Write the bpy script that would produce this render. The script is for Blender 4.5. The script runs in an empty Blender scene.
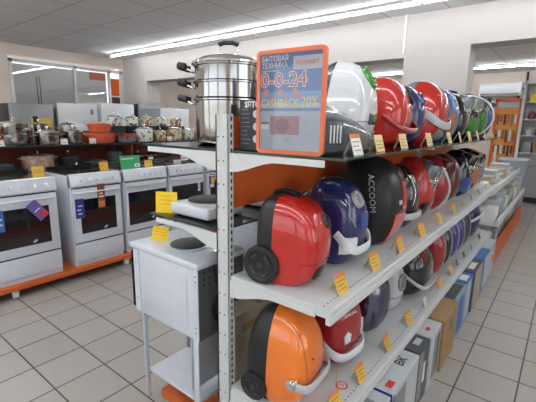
import bpy, bmesh, math, random
from mathutils import Vector, Matrix, Euler
random.seed(7)
S = bpy.context.scene
COL = S.collection
PI = math.pi

# ------------------------------------------------------------------ materials
MATS = {}
def mat(name, color, rough=.5, metal=0.0, coat=0.0, var=.06, nscale=25, bump=0.0, emit=None, trans=0.0, ior=1.45, spec=.5):
    if name in MATS: return MATS[name]
    m = bpy.data.materials.new(name); m.use_nodes = True
    nt = m.node_tree; b = nt.nodes['Principled BSDF']
    c = (color[0], color[1], color[2], 1)
    b.inputs['Base Color'].default_value = c
    b.inputs['Roughness'].default_value = rough
    b.inputs['Metallic'].default_value = metal
    b.inputs['Coat Weight'].default_value = coat
    b.inputs['Coat Roughness'].default_value = .03; b.inputs['Coat IOR'].default_value = 1.65
    b.inputs['Transmission Weight'].default_value = trans
    b.inputs['IOR'].default_value = ior
    b.inputs['Specular IOR Level'].default_value = spec
    if emit:
        b.inputs['Emission Color'].default_value = (*emit[0], 1); b.inputs['Emission Strength'].default_value = emit[1]
    if var > 0:
        tc = nt.nodes.new('ShaderNodeTexCoord'); n = nt.nodes.new('ShaderNodeTexNoise'); n.inputs['Scale'].default_value = nscale
        nt.links.new(tc.outputs['Object'], n.inputs['Vector'])
        mx = nt.nodes.new('ShaderNodeMix'); mx.data_type = 'RGBA'
        nt.links.new(n.outputs['Fac'], mx.inputs['Factor'])
        mx.inputs['A'].default_value = tuple(x*(1-var) for x in color)+(1,)
        mx.inputs['B'].default_value = tuple(min(1, x*(1+var)) for x in color)+(1,)
        nt.links.new(mx.outputs['Result'], b.inputs['Base Color'])
        if bump > 0:
            bp = nt.nodes.new('ShaderNodeBump'); bp.inputs['Strength'].default_value = bump; bp.inputs['Distance'].default_value = .01
            nt.links.new(n.outputs['Fac'], bp.inputs['Height']); nt.links.new(bp.outputs['Normal'], b.inputs['Normal'])
    MATS[name] = m
    return m

def P(name, color, **k): return mat(name, color, **k)
WHITE_METAL = P('powder_white', (.64, .65, .64), rough=.42)
WHITE_ENAMEL = P('white_enamel', (.64, .67, .725), rough=.25, coat=.3)
WHITE_PLAST = P('white_plastic', (.75, .77, .80), rough=.3, coat=.3)
SILVER_PL = P('silver_plastic', (.50, .51, .52), rough=.28, coat=.5)
BLACK_PL = P('black_plastic', (.016, .016, .018), rough=.38)
BLACK_GL = P('black_gloss', (.010, .010, .012), rough=.10, coat=.8)
DARK_GREY = P('dark_grey_plastic', (.045, .05, .055), rough=.35, coat=.2)
GREY_PL = P('grey_plastic', (.22, .23, .24), rough=.35, coat=.3)
RED = P('red_gloss', (.52, .018, .012), rough=.35, coat=1, spec=.25)
DEEP_RED = P('deep_red_gloss', (.36, .010, .014), rough=.35, coat=1, spec=.25)
WINE = P('wine_gloss', (.13, .008, .010), rough=.35, coat=1, spec=.25)
ORANGE = P('orange_gloss', (.88, .20, .012), rough=.35, coat=1, spec=.25)
NAVY = P('navy_gloss', (.020, .022, .12), rough=.35, coat=1, spec=.25)
BLUE = P('blue_gloss', (.02, .07, .30), rough=.35, coat=1, spec=.25)
SKY = P('steel_blue', (.06, .16, .34), rough=.3, coat=.6)
VIOLET = P('violet_gloss', (.05, .035, .22), rough=.35, coat=1, spec=.25)
GREEN = P('green_gloss', (.05, .24, .03), rough=.35, coat=1, spec=.25)
COPPER = P('copper_gloss', (.45, .13, .03), rough=.22, coat=.8)
TEAL_DARK = P('dark_slate_plastic', (.06, .075, .085), rough=.25, coat=.6)
SMOKE = P('smoked_bin', (.16, .17, .18), rough=.12, coat=1)
STEEL = P('steel', (.50, .495, .48), rough=.11, metal=1)
STEEL_BR = P('brushed_steel', (.50, .49, .47), rough=.3, metal=1)
CHROME = P('chrome', (.8, .8, .8), rough=.08, metal=1)
ORANGE_PANEL = P('orange_board', (.70, .12, .020), rough=.45)
ORANGE_BASE = P('orange_base', (.62, .13, .025), rough=.45)
BROWN_PANEL = P('red_brown_board', (.24, .055, .028), rough=.5)
DARK_SHELF = P('dark_shelf', (.025, .024, .025), rough=.3)
CAST = P('cast_iron', (.05, .045, .045), rough=.55, bump=.2, nscale=80)
YELLOW = P('yellow_card', (.70, .43, .06), rough=.6)
YELLOW2 = P('bright_yellow_card', (.90, .62, .02), rough=.6)
TAGORANGE = P('orange_print', (.68, .20, .05), rough=.6)
INK = P('ink', (.12, .07, .03), rough=.7)
INK_BLACK = P('black_ink', (.02, .02, .02), rough=.7)
WHITE_CARD = P('white_card', (.78, .76, .73), rough=.6)
CARDBOARD = P('cardboard', (.36, .22, .10), rough=.8, var=.12)
BEIGE_CARD = P('beige_carton', (.42, .36, .26), rough=.8, var=.1)
PRINT_BLUE = P('blue_print', (.04, .14, .42), rough=.5)
PRINT_RED = P('red_print', (.60, .04, .03), rough=.5)
PRINT_GREEN = P('green_print', (.03, .35, .12), rough=.5)
PRINT_PURPLE = P('purple_print', (.16, .10, .34), rough=.5)
DEEPBLUE_PRINT = P('deep_blue_print', (.03, .04, .26), rough=.5)
BROWN_PRINT = P('brown_print', (.22, .06, .03), rough=.5)
LIGHTBOX = P('light_grey_carton', (.50, .52, .53), rough=.5)
CABLE = P('black_cable', (.02, .02, .022), rough=.5)

def glass(name, color, rough=.02, mixfac=.0):
    m = bpy.data.materials.new(name); m.use_nodes = True; nt = m.node_tree
    for n in list(nt.nodes): nt.nodes.remove(n)
    out = nt.nodes.new('ShaderNodeOutputMaterial'); mx = nt.nodes.new('ShaderNodeMixShader')
    tr = nt.nodes.new('ShaderNodeBsdfTransparent'); gl = nt.nodes.new('ShaderNodeBsdfGlossy'); fr = nt.nodes.new('ShaderNodeFresnel')
    tr.inputs['Color'].default_value = (*color, 1); gl.inputs['Roughness'].default_value = rough; fr.inputs['IOR'].default_value = 1.5
    ns = nt.nodes.new('ShaderNodeTexNoise'); ns.inputs['Scale'].default_value = 6
    ad = nt.nodes.new('ShaderNodeMath'); ad.operation = 'MULTIPLY_ADD'; ad.inputs[1].default_value = .02; ad.inputs[2].default_value = mixfac
    nt.links.new(ns.outputs['Fac'], ad.inputs[0])
    s = nt.nodes.new('ShaderNodeMath'); s.operation = 'ADD'; s.use_clamp = True
    nt.links.new(fr.outputs['Fac'], s.inputs[0]); nt.links.new(ad.outputs[0], s.inputs[1])
    nt.links.new(s.outputs[0], mx.inputs[0]); nt.links.new(tr.outputs[0], mx.inputs[1]); nt.links.new(gl.outputs[0], mx.inputs[2])
    nt.links.new(mx.outputs[0], out.inputs[0]); MATS[name] = m; return m
GLASS = glass('shelf_glass', (.42, .50, .48), mixfac=.04)
GLASS_EDGE = P('glass_edge', (.02, .06, .055), rough=.15)
CLEAR = glass('clear_glass', (.95, .96, .96), mixfac=.02)
FILM = glass('clear_film', (.75, .75, .82), rough=.15, mixfac=.16)
TRAN_PL = glass('clear_bin_plastic', (.80, .83, .90), rough=.25, mixfac=.25)
_nt = TRAN_PL.node_tree; _out = [n for n in _nt.nodes if n.type == 'OUTPUT_MATERIAL'][0]; _src = _out.inputs[0].links[0].from_socket
_d = _nt.nodes.new('ShaderNodeBsdfDiffuse'); _d.inputs[0].default_value = (.74, .76, .82, 1); _m = _nt.nodes.new('ShaderNodeMixShader'); _m.inputs[0].default_value = .55
_nt.links.new(_src, _m.inputs[1]); _nt.links.new(_d.outputs[0], _m.inputs[2]); _nt.links.new(_m.outputs[0], _out.inputs[0])

# patterned materials -------------------------------------------------------
def nodes_of(m): return m.node_tree.nodes, m.node_tree.links
def mnode(nt, op, a, b=None, c=None):
    n = nt.nodes.new('ShaderNodeMath'); n.operation = op
    for i, v in enumerate((a, b, c)):
        if v is None: continue
        if isinstance(v, (int, float)): n.inputs[i].default_value = v
        else: nt.links.new(v, n.inputs[i])
    return n.outputs[0]
def grid_mat(name, col, grout, sx, sy, ox, oy, w, rough, var=.08, bump=.3, spec=.5):
    m = mat(name, col, rough=rough, var=0, spec=spec); nt = m.node_tree; b = nt.nodes['Principled BSDF']
    tc = nt.nodes.new('ShaderNodeTexCoord'); sp = nt.nodes.new('ShaderNodeSeparateXYZ'); nt.links.new(tc.outputs['Object'], sp.inputs[0])
    def line(o, s, off):
        t = mnode(nt, 'SUBTRACT', o, off); t = mnode(nt, 'DIVIDE', t, s); f = mnode(nt, 'FRACT', t)
        d = mnode(nt, 'SUBTRACT', f, .5); d = mnode(nt, 'ABSOLUTE', d)
        return mnode(nt, 'GREATER_THAN', d, .5-w/2/s), mnode(nt, 'FLOOR', t)
    lx, fx = line(sp.outputs['X'], sx, ox); ly, fy = line(sp.outputs['Y'], sy, oy)
    g = mnode(nt, 'MAXIMUM', lx, ly)
    cb = nt.nodes.new('ShaderNodeCombineXYZ'); nt.links.new(fx, cb.inputs[0]); nt.links.new(fy, cb.inputs[1])
    wn = nt.nodes.new('ShaderNodeTexWhiteNoise'); nt.links.new(cb.outputs[0], wn.inputs['Vector'])
    ns = nt.nodes.new('ShaderNodeTexNoise'); ns.inputs['Scale'].default_value = 14; ns.inputs['Detail'].default_value = 6; nt.links.new(tc.outputs['Object'], ns.inputs['Vector'])
    v = mnode(nt, 'ADD', wn.outputs['Value'], ns.outputs['Fac']); v = mnode(nt, 'MULTIPLY', v, .5)
    mx = nt.nodes.new('ShaderNodeMix'); mx.data_type = 'RGBA'; nt.links.new(v, mx.inputs['Factor'])
    mx.inputs['A'].default_value = tuple(x*(1-var) for x in col)+(1,); mx.inputs['B'].default_value = tuple(x*(1+var) for x in col)+(1,)
    m2 = nt.nodes.new('ShaderNodeMix'); m2.data_type = 'RGBA'; nt.links.new(g, m2.inputs['Factor'])
    nt.links.new(mx.outputs['Result'], m2.inputs['A']); m2.inputs['B'].default_value = (*grout, 1)
    nt.links.new(m2.outputs['Result'], b.inputs['Base Color'])
    bp = nt.nodes.new('ShaderNodeBump'); bp.inputs['Strength'].default_value = bump; bp.inputs['Distance'].default_value = .003; bp.invert = True
    nt.links.new(g, bp.inputs['Height']); nt.links.new(bp.outputs['Normal'], b.inputs['Normal'])
    return m
FLOOR_M = grid_mat('floor_tiles', (.395, .362, .325), (.07, .055, .045), .30, .30, -.05, .17, .009, .30)
CEIL_M = grid_mat('ceiling_tiles', (.70, .70, .715), (.38, .38, .39), .68, .68, -.57, .22, .016, .8, var=.05)
WALL_M = P('cream_plaster', (.49, .455, .435), rough=.85, nscale=3, var=.03)
WALL_G = P('beige_plaster', (.68, .59, .52), rough=.85, nscale=3, var=.03)

def dots_mat(name, base, conds, dark=(.02, .02, .02), rough=.42):
    """conds: list of (axis_u, u0, half_u, axis_v, period_v, duty, normal_axis or None)"""
    m = mat(name, base, rough=rough, var=0); nt = m.node_tree; b = nt.nodes['Principled BSDF']
    tc = nt.nodes.new('ShaderNodeTexCoord'); sp = nt.nodes.new('ShaderNodeSeparateXYZ'); nt.links.new(tc.outputs['Object'], sp.inputs[0])
    sn = nt.nodes.new('ShaderNodeSeparateXYZ'); nt.links.new(tc.outputs['Normal'], sn.inputs[0])
    tot = None
    for (au, u0, hu, av, per, duty, na) in conds:
        a = mnode(nt, 'LESS_THAN', mnode(nt, 'ABSOLUTE', mnode(nt, 'SUBTRACT', sp.outputs[au], u0)), hu)
        f = mnode(nt, 'LESS_THAN', mnode(nt, 'FRACT', mnode(nt, 'DIVIDE', sp.outputs[av], per)), duty)
        r = mnode(nt, 'MULTIPLY', a, f)
        r = mnode(nt, 'MULTIPLY', r, mnode(nt, 'GREATER_THAN', mnode(nt, 'ABSOLUTE', sn.outputs[na]), .7))
        tot = r if tot is None else mnode(nt, 'MAXIMUM', tot, r)
    mx = nt.nodes.new('ShaderNodeMix'); mx.data_type = 'RGBA'; nt.links.new(tot, mx.inputs['Factor'])
    mx.inputs['A'].default_value = (*base, 1); mx.inputs['B'].default_value = (*dark, 1)
    nt.links.new(mx.outputs['Result'], b.inputs['Base Color']); return m

def floral(name, base, blob, scale=22, th=.60, rough=.2):
    m = mat(name, base, rough=rough, var=0, coat=.6); nt = m.node_tree; b = nt.nodes['Principled BSDF']
    tc = nt.nodes.new('ShaderNodeTexCoord'); v = nt.nodes.new('ShaderNodeTexNoise'); v.inputs['Scale'].default_value = scale; nt.links.new(tc.outputs['Object'], v.inputs['Vector'])
    g = mnode(nt, 'GREATER_THAN', v.outputs['Fac'], th)
    mx = nt.nodes.new('ShaderNodeMix'); mx.data_type = 'RGBA'; nt.links.new(g, mx.inputs['Factor'])
    mx.inputs['A'].default_value = (*base, 1); mx.inputs['B'].default_value = (*blob, 1)
    nt.links.new(mx.outputs['Result'], b.inputs['Base Color']); return m
FLORAL_W = floral('floral_enamel', (.72, .71, .66), (.12, .14, .12))
FLORAL_Y = floral('cream_floral_enamel', (.62, .53, .36), (.30, .10, .06), scale=26, th=.56)
FLORAL_B = floral('brown_floral_enamel', (.36, .23, .17), (.48, .36, .28), scale=30, th=.55)
BLACK_DOTS = None

# ------------------------------------------------------------------ mesh helpers
def box(bm, x0, x1, y0, y1, z0, z1, bev=0.0, seg=2):
    r = bmesh.ops.create_cube(bm, size=1)
    vs = r['verts']
    for v in vs:
        v.co = Vector(((x0+x1)/2+v.co.x*(x1-x0), (y0+y1)/2+v.co.y*(y1-y0), (z0+z1)/2+v.co.z*(z1-z0)))
    if bev > 0:
        es = set()
        for v in vs:
            for e in v.link_edges: es.add(e)
        bmesh.ops.bevel(bm, geom=list(es), offset=bev, segments=seg, affect='EDGES', profile=.5)
    return vs
def cyl(bm, p0, p1, r0, r1=None, n=20, cap=True):
    p0 = Vector(p0); p1 = Vector(p1); r1 = r0 if r1 is None else r1
    d = (p1-p0).normalized(); a = d.orthogonal().normalized(); b = d.cross(a)
    A = [bm.verts.new(p0+(a*math.cos(2*PI*i/n)+b*math.sin(2*PI*i/n))*r0) for i in range(n)]
    B = [bm.verts.new(p1+(a*math.cos(2*PI*i/n)+b*math.sin(2*PI*i/n))*r1) for i in range(n)]
    for i in range(n): bm.faces.new((A[i], A[(i+1) % n], B[(i+1) % n], B[i]))
    if cap: bm.faces.new(A[::-1]); bm.faces.new(B)
def lathe(bm, prof, n=28, c=(0, 0, 0), axis='z'):
    rings = []
    for r, h in prof:
        ring = []
        for i in range(n):
            t = 2*PI*i/n; q = (r*math.cos(t), r*math.sin(t), h)
            if axis == 'y': q = (q[0], h, q[1])
            if axis == 'x': q = (h, q[0], q[1])
            ring.append(bm.verts.new(Vector(q)+Vector(c)))
        rings.append(ring)
    for a, b in zip(rings, rings[1:]):
        for i in range(n): bm.faces.new((a[i], a[(i+1) % n], b[(i+1) % n], b[i]))
    if prof[0][0] > 1e-6: bm.faces.new(rings[0][::-1])
    if prof[-1][0] > 1e-6: bm.faces.new(rings[-1])
def tube(bm, pts, r, n=8, rz=None, up=None):
    """swept tube; rz: second radius (along up) for flat bands"""
    pts = [Vector(p) for p in pts]; rings = []
    up = Vector(up) if up else None
    for k, p in enumerate(pts):
        t = (pts[min(k+1, len(pts)-1)]-pts[max(k-1, 0)]).normalized()
        a = (up.cross(t)).normalized() if up else t.orthogonal().normalized()
        if not up and k:
            a = (prev - t*prev.dot(t)).normalized()
        b = t.cross(a); prev = a
        rings.append([bm.verts.new(p+a*math.cos(2*PI*i/n)*r+b*math.sin(2*PI*i/n)*(rz or r)) for i in range(n)])
    for A, B in zip(rings, rings[1:]):
        for i in range(n): bm.faces.new((A[i], A[(i+1) % n], B[(i+1) % n], B[i]))
    bm.faces.new(rings[0][::-1]); bm.faces.new(rings[-1])
def prism(bm, poly, axis, a, b):
    """poly of 2-D points extruded along axis from a to b"""
    def mk(u, v, w):
        return {'x': (w, u, v), 'y': (u, w, v), 'z': (u, v, w)}[axis]
    A = [bm.verts.new(mk(u, v, a)) for u, v in poly]; B = [bm.verts.new(mk(u, v, b)) for u, v in poly]
    n = len(poly)
    for i in range(n): bm.faces.new((A[i], A[(i+1) % n], B[(i+1) % n], B[i]))
    bm.faces.new(A[::-1]); bm.faces.new(B)
def link(name, bm, m, parent=None, smooth=None, loc=None):
    bmesh.ops.recalc_face_normals(bm, faces=bm.faces)
    me = bpy.data.meshes.new(name); bm.to_mesh(me); bm.free()
    for mm in (m if isinstance(m, (list, tuple)) else [m]): me.materials.append(mm)
    if smooth is not None:
        me.shade_smooth() if hasattr(me, 'shade_smooth') else [setattr(p, 'use_smooth', True) for p in me.polygons]
        if smooth < 180: me.set_sharp_from_angle(angle=math.radians(smooth))
    o = bpy.data.objects.new(name, me); COL.objects.link(o)
    if parent: o.parent = parent
    if loc: o.location = loc
    return o
def B(): return bmesh.new()
def tag(o, label, cat, group=None):
    o['label'] = label; o['category'] = cat
    if group: o['group'] = group
    return o
def thing(name, label, cat, loc=(0, 0, 0), rz=0, group=None, rot=None):
    o = bpy.data.objects.new(name, None); o.empty_display_size = .1; COL.objects.link(o)
    o.location = loc; o.rotation_euler = rot if rot else (0, 0, rz)
    return tag(o, label, cat, group)
def struct(name, bm, m): o = link(name, bm, m); o['kind'] = 'structure'; return o
def dup(root, loc, rz=None, label=None, group=None, scale=None):
    r = root.copy(); COL.objects.link(r); r.location = loc
    if rz is not None: r.rotation_euler = (0, 0, rz)
    if label: r['label'] = label
    if group: r['group'] = group
    if scale: r.scale = (scale,)*3
    for ch in list(root.children):
        c = ch.copy(); COL.objects.link(c); c.parent = r
        for g in ch.children:
            d = g.copy(); COL.objects.link(d); d.parent = c
    return r
def text(s, size, m, parent, loc, rot, name='lettering', ext=.0006, align='CENTER', sx=1.0, bold=0.0):
    cu = bpy.data.curves.new(name, 'FONT'); cu.body = s; cu.size = size; cu.extrude = ext; cu.align_x = align; cu.align_y = 'CENTER'; cu.offset = bold; cu.resolution_u = 2
    t = bpy.data.objects.new(name+'_tmp', cu); COL.objects.link(t)
    dg = bpy.context.evaluated_depsgraph_get(); me = bpy.data.meshes.new_from_object(t.evaluated_get(dg))
    bpy.data.objects.remove(t); bpy.data.curves.remove(cu)
    me.materials.clear(); me.materials.append(m)
    o = bpy.data.objects.new(name, me); COL.objects.link(o)
    if parent: o.parent = parent
    o.location = loc; o.rotation_euler = rot; o.scale = (sx, 1, 1)
    return o
FX = (PI/2, 0, PI/2)      # text readable from +x
FY = (PI/2, 0, 0)         # text readable from -y

# ------------------------------------------------------------------ room
CZ = 2.8
bm = B(); box(bm, -8.6, 3.2, -3.7, 11.3, -.1, 0); struct('floor', bm, FLOOR_M)
bm = B(); box(bm, -8.6, 3.2, -3.7, 11.3, CZ, CZ+.1); struct('ceiling', bm, CEIL_M)
bm = B(); box(bm, -8.6, 3.2, 11.0, 11.2, 0, CZ); struct('wall_back', bm, WALL_G)
bm = B(); box(bm, -8.0, -7.8, -3.6, 2.62, 0, CZ); box(bm, -8.0, -7.8, 4.80, 11.0, 0, CZ); box(bm, -8.6, -7.8, 2.62, 4.8, 2.62, CZ); struct('wall_left', bm, WALL_G)
bm = B(); box(bm, 3.0, 3.2, -3.6, 11.0, 0, .7); box(bm, 3.0, 3.2, -3.6, 11.0, 2.5, CZ)
for a, b in ((-3.6, -2.6), (-.2, .4), (2.8, 11.0)): box(bm, 3.0, 3.2, a, b, .7, 2.5)
struct('wall_right', bm, WALL_G)
bm = B(); box(bm, -8.6, 3.2, -3.7, -3.5, 0, .6); box(bm, -8.6, 3.2, -3.7, -3.5, 2.45, CZ)
for a, b in ((-8.6, -6.6), (-3.9, -3.5), (-.8, -.4), (2.2, 3.2)): box(bm, a, b, -3.7, -3.5, .6, 2.45)
struct('wall_front', bm, WALL_G)
# wall between the rooms: pillar, long lintel, openings left and right
bm = B()
box(bm, -7.8, -1.72, 4.8, 5.12, 2.32, CZ); box(bm, -1.72, -1.0, 4.8, 5.12, 0, CZ); box(bm, -1.0, 3.0, 4.8, 5.12, 2.40, CZ); box(bm, -7.8, -6.95, 4.8, 5.12, 0, 2.32)
struct('wall_middle', bm, WALL_M)
bm = B(); box(bm, -1.735, -1.712, 4.78, 4.80, 2.36, 2.80); struct('trim_1', bm, WHITE_PLAST)
# glazed display partition on the left wall
t = thing('glass_showcase', 'built-in glazed showcase with white frame and grey back in the left wall', 'showcase', (-7.8, 3.7, 0))
bm = B()
for (y0, y1) in ((-1.08, -1.03), (.02, .07), (.74, .78), (1.02, 1.06)): box(bm, -.03, .03, y0, y1, .02, 2.55)
box(bm, -.03, .03, -1.08, 1.06, 2.50, 2.56); box(bm, -.03, .03, -1.08, 1.06, 0, .06)
box(bm, -.03, .03, .78, 1.02, 1.78, 1.80); box(bm, -.03, .03, .78, 1.02, 2.02, 2.04)
link('frame', bm, WHITE_METAL, t)
bm = B(); box(bm, -.008, .0, -1.03, .76, .06, 2.5); link('pane', bm, CLEAR, t)
bm = B(); box(bm, -.16, -.12, -1.06, .76, 0.01, 2.49); link('back_panel', bm, P('grey_panel', (.80, .80, .78), rough=.6), t)
bm = B(); box(bm, -.115, -.10, .40, .74, 2.34, 2.49); link('header_panel', bm, ORANGE_PANEL, t)
bm = B(); box(bm, -.10, -.06, .78, 1.02, 2.04, 2.4); link('sign_panel', bm, ORANGE_PANEL, t)
bm = B(); box(bm, -.10, -.06, .78, 1.02, 1.2, 2.02); link('lower_panel', bm, P('maroon_panel', (.16, .05, .05), rough=.5), t)
bm = B()
for y in (-.62, -.57): cyl(bm, (-.08, y, 0.01), (-.08, y, 2.3), .008)
link('hanging_rail', bm, DARK_GREY, t)

# ceiling lamps
LAMP_M = P('lamp_tube', (1, 1, 1), emit=((.93, .97, 1.0), 20), var=0)
def lamp():
    t = thing('ceiling_lamp', '', 'lamp')
    bm = B(); box(bm, 0, 1.47, -.022, .022, -.032, -.0005, .004); link('housing', bm, WHITE_METAL, t)
    bm = B(); cyl(bm, (.015, 0, -.047), (1.455, 0, -.047), .014, n=12); link('tube', bm, LAMP_M, t, 40)
    return t
first = None
ROWS = [(4.25, -7.30, 7, 'in the long row before the dividing wall'), (1.25, -7.0, 6, 'in the row above the cookers, out of the aisle'),
        (-1.8, -7.0, 6, 'in the row nearest the shop front'), (-.3, -7.0, 6, 'in an added unseen fill row just behind the near end of the rack'), (9.6, -7.0, 7, 'in the far room beyond the openings'), (6.2, -7.0, 7, 'in an added unseen fill row of the far room right behind the dividing wall')]  # rack-end and dividing-wall rows are added out of view to brighten the rooms
for (y, x0, n, d) in ROWS:
    for i in range(n):
        lb = 'slim white ceiling tube lamp %s' % d
        if first is None: first = lamp(); o = first; o.location = (x0, y, CZ)
        else: o = dup(first, (x0+i*1.48, y, CZ))
        o['label'] = lb; o['group'] = 'tube lamps ' + d

# air conditioner, cable on the far wall
t = thing('air_conditioner', 'long white wall air conditioner high on the far wall', 'air conditioner', (-1.5, 11.0, 2.24))
bm = B(); box(bm, -.44, .44, -.24, 0, 0, .30, .03); link('body', bm, WHITE_PLAST, t, 40)
bm = B(); box(bm, -.40, .40, -.25, -.236, .02, .06, .003); link('air_flap', bm, GREY_PL, t)
bm = B(); tube(bm, [(-1.0, 10.97, 2.78), (-.99, 10.97, 2.55), (-1.02, 10.97, 2.42), (-1.12, 10.97, 2.32), (-1.13, 10.97, 2.0), (-1.12, 10.97, 1.6)], .022)
tag(link('wall_cable', bm, CABLE), 'dark cable running down the far wall beside the air conditioner', 'cable')

# ------------------------------------------------------------------ gondola shelving
XR, XF, XP, XL = -1.0, -.545, -1.04, -1.585
Y0, Y1 = 1.04, 4.62
POST_M = dots_mat('slotted_post', (.60, .61, .60), [('Y', .015, .0045, 'Z', .0295, .55, 'X'), ('X', -.022, .004, 'Z', .092, .06, 'Y'), ('X', .006, .004, 'Z', .092, .06, 'Y')])
SHELF_M = dots_mat('perforated_shelf', (.60, .61, .61), [('X', XF-.036, .0028, 'Y', .0245, .34, 'Z')])
rack = thing('display_rack', 'long white metal double-sided display rack holding the vacuum cleaners', 'shelving')
for k, y in enumerate((Y0+.001, 2.24, 3.42, 4.56)):
    bm = B()
    z1 = 1.56
    box(bm, -.035, .033, 0, .012, 0, z1); box(bm, .028, .034, 0, .026, 0, z1); box(bm, -.035, -.029, 0, .026, 0, z1)
    link('upright_post', bm, POST_M, rack, loc=(XP-.004, y, 0))
def bracket(y, z, sgn, x0, x1, name='bracket'):
    bm = B(); n = 10; pts = [(x0, z)]
    pts.append((x1, z)); pts.append((x1, z-.022))
    for i in range(1, n+1):
        f = i/n; x = x1+(x0-x1)*f; s = max(0, (f-.45)/.55)
        pts.append((x, z-.022-.05*(s*s*(3-2*s))))
    prism(bm, pts, 'y', y, y+.004); link(name, bm, WHITE_METAL, rack)
def metal_shelf(z, ya, yb):
    bm = B()
    prism(bm, [(XR, z), (XF-.004, z), (XF, z-.005), (XF, z-.022), (XF-.006, z-.030), (XF-.002, z-.036), (XF-.002, z-.058), (XF-.02, z-.058), (XF-.02, z-.028), (XR, z-.028)], 'y', ya, yb)
    # folded side flange
    box(bm, XR, XF-.01, ya-.0015, ya, z-.034, z-.004)
    link('metal_shelf', bm, SHELF_M, rack)
for z in (.924, .42):
    for a, b in ((Y0, 2.26), (2.263, 3.44), (3.443, Y1)):
        metal_shelf(z, a+.003, b)
        bracket(a-.001, z-.02, 1, XR-.005, XF-.06)
def glass_shelf(z, x0, x1, a, b):
    bm = B(); box(bm, x0, x1, a, b, z-.008, z)
    for f in bm.faces: f.material_index = 0 if abs(f.normal.z) > .7 else 1
    bm.normal_update()
    for f in bm.faces: f.material_index = 0 if abs(f.normal.z) > .7 else 1
    link('glass_shelf', bm, [GLASS, GLASS_EDGE], rack)
for a, b in ((Y0, 2.26), (2.263, 3.44), (3.443, Y1)):
    glass_shelf(1.425, -1.001, XF+.004, a+.015, b); bracket(a, 1.416, 1, XR-.005, XF-.05)
    glass_shelf(1.425, XL, -1.082, a+.015, b); bracket(a, 1.416, -1, -1.08, XL+.06)
    glass_shelf(1.095, XL+.03, -1.082, a+.015, b); bracket(a, 1.086, -1, -1.08, XL+.10)
for a, b in ((Y0+.05, 2.235), (2.29, 3.415), (3.47, 4.555)):
    bm = B(); box(bm, -1.046, -1.034, a, b, 1.19, 1.395); link('back_panel', bm, ORANGE_PANEL, rack)
    bm = B(); box(bm, -1.046, -1.034, a, b, 1.43, 1.54); link('back_panel', bm, ORANGE_PANEL, rack)
bm = B(); box(bm, -1.62, -1.09, 1.12, 4.6, 0, .055); link('plinth', bm, ORANGE_BASE, rack)

# ------------------------------------------------------------------ vacuum cleaners
def prof(f, p): return max(0.0, 1-abs(f)**p)**(1/p)
class Vac:
    def __init__(s, H=.36, W=.27, D=.24, split=.42, pt=2.6, pb=5, z0=.30, n=3.2, lean=0.0):
        s.H, s.W, s.D, s.pt, s.pb, s.z0, s.n = H, W, D, pt, pb, z0*H, n
        s.xs = -D/2+split*D; s.df = D/2-s.xs; s.db = s.xs+D/2; s.lean = lean
    def f(s, z):
        if z >= s.z0: return prof((z-s.z0)/(s.H-s.z0), s.pt)
        return .80+.20*prof((s.z0-z)/s.z0, 2.2)
    def w(s, z): return s.W/2*(s.f(z)*.96+.04)
    def g(s, z):
        zc = .46*s.H
        return prof((z-zc)/(s.H-zc), 2.15) if z >= zc else .52+.48*prof((zc-z)/zc, 2.0)
    def front(s, y, z):
        u = min(1, abs(y)/max(1e-4, s.w(z))); return s.xs+s.df*s.g(z)*prof(u, s.n)+s.lean*z
    def mesh(s, bm, side, k=1.0, off=0.0):
        NZ, NA = 18, 14; rings = []
        for i in range(NZ+1):
            t = i/NZ; z = s.H*(1-(1-t)**1.6) if t < 1 else s.H*.9995
            z = max(z, .0005)
            f = s.f(z); w = s.w(z)*k; d = s.df*s.g(z) if side > 0 else s.db*(f**.8)
            ring = []
            for j in range(NA+1):
                a = -PI/2+PI*j/NA; c, q = math.cos(a), math.sin(a)
                x = abs(c)**(2/s.n)*d; y = math.copysign(abs(q)**(2/s.n)*w, q)
                ring.append(bm.verts.new((s.xs+side*(x+off)+s.lean*z, y, z)))
            rings.append(ring)
        for A, Bq in zip(rings, rings[1:]):
            for j in range(NA): bm.faces.new((A[j], A[j+1], Bq[j+1], Bq[j]))
            bm.faces.new((A[NA], A[0], Bq[0], Bq[NA]))
        bm.faces.new(rings[0]); bm.faces.new(rings[-1])
    def surf(s, y, z, off=.0):
        e = .004; p = Vector((s.front(y, z), y, z))
        dy = Vector((s.front(y+e, z)-s.front(y-e, z), 2*e, 0)); dz = Vector((s.front(y, z+e)-s.front(y, z-e), 0, 2*e))
        n = dy.cross(dz).normalized()
        if n.x < 0: n = -n
        return p+n*off, n
def frame(p, n, up=Vector((0, 0, 1))):
    y = up.cross(n).normalized(); z = n.cross(y)
    return Matrix((( n.x, y.x, z.x, p.x), (n.y, y.y, z.y, p.y), (n.z, y.z, z.z, p.z), (0, 0, 0, 1)))
def surf_poly(bm, V, poly, off=.002, th=.004):
    """polygon in (y, z), laid over the lid with a little thickness"""
    def smp(poly):
        out = []
        for i in range(len(poly)):
            a, b = poly[i], poly[(i+1) % len(poly)]
            for k in range(4): out.append((a[0]+(b[0]-a[0])*k/4, a[1]+(b[1]-a[1])*k/4))
        return out
    q = smp(poly); cy = sum(a for a, _ in q)/len(q); cz = sum(b for _, b in q)/len(q)
    layers = []
    for sc in (1.0, .66, .33):
        layers.append([bm.verts.new(V.surf(cy+(a-cy)*sc, cz+(b-cz)*sc, off+th)[0]) for a, b in q])
    base = [bm.verts.new(V.surf(a, b, -.004)[0]) for a, b in q]
    n = len(q); seq = [base]+layers
    for A, Bq in zip(seq, seq[1:]):
        for i in range(n): bm.faces.new((A[i], A[(i+1) % n], Bq[(i+1) % n], Bq[i]))
    bm.faces.new(layers[-1])
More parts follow.
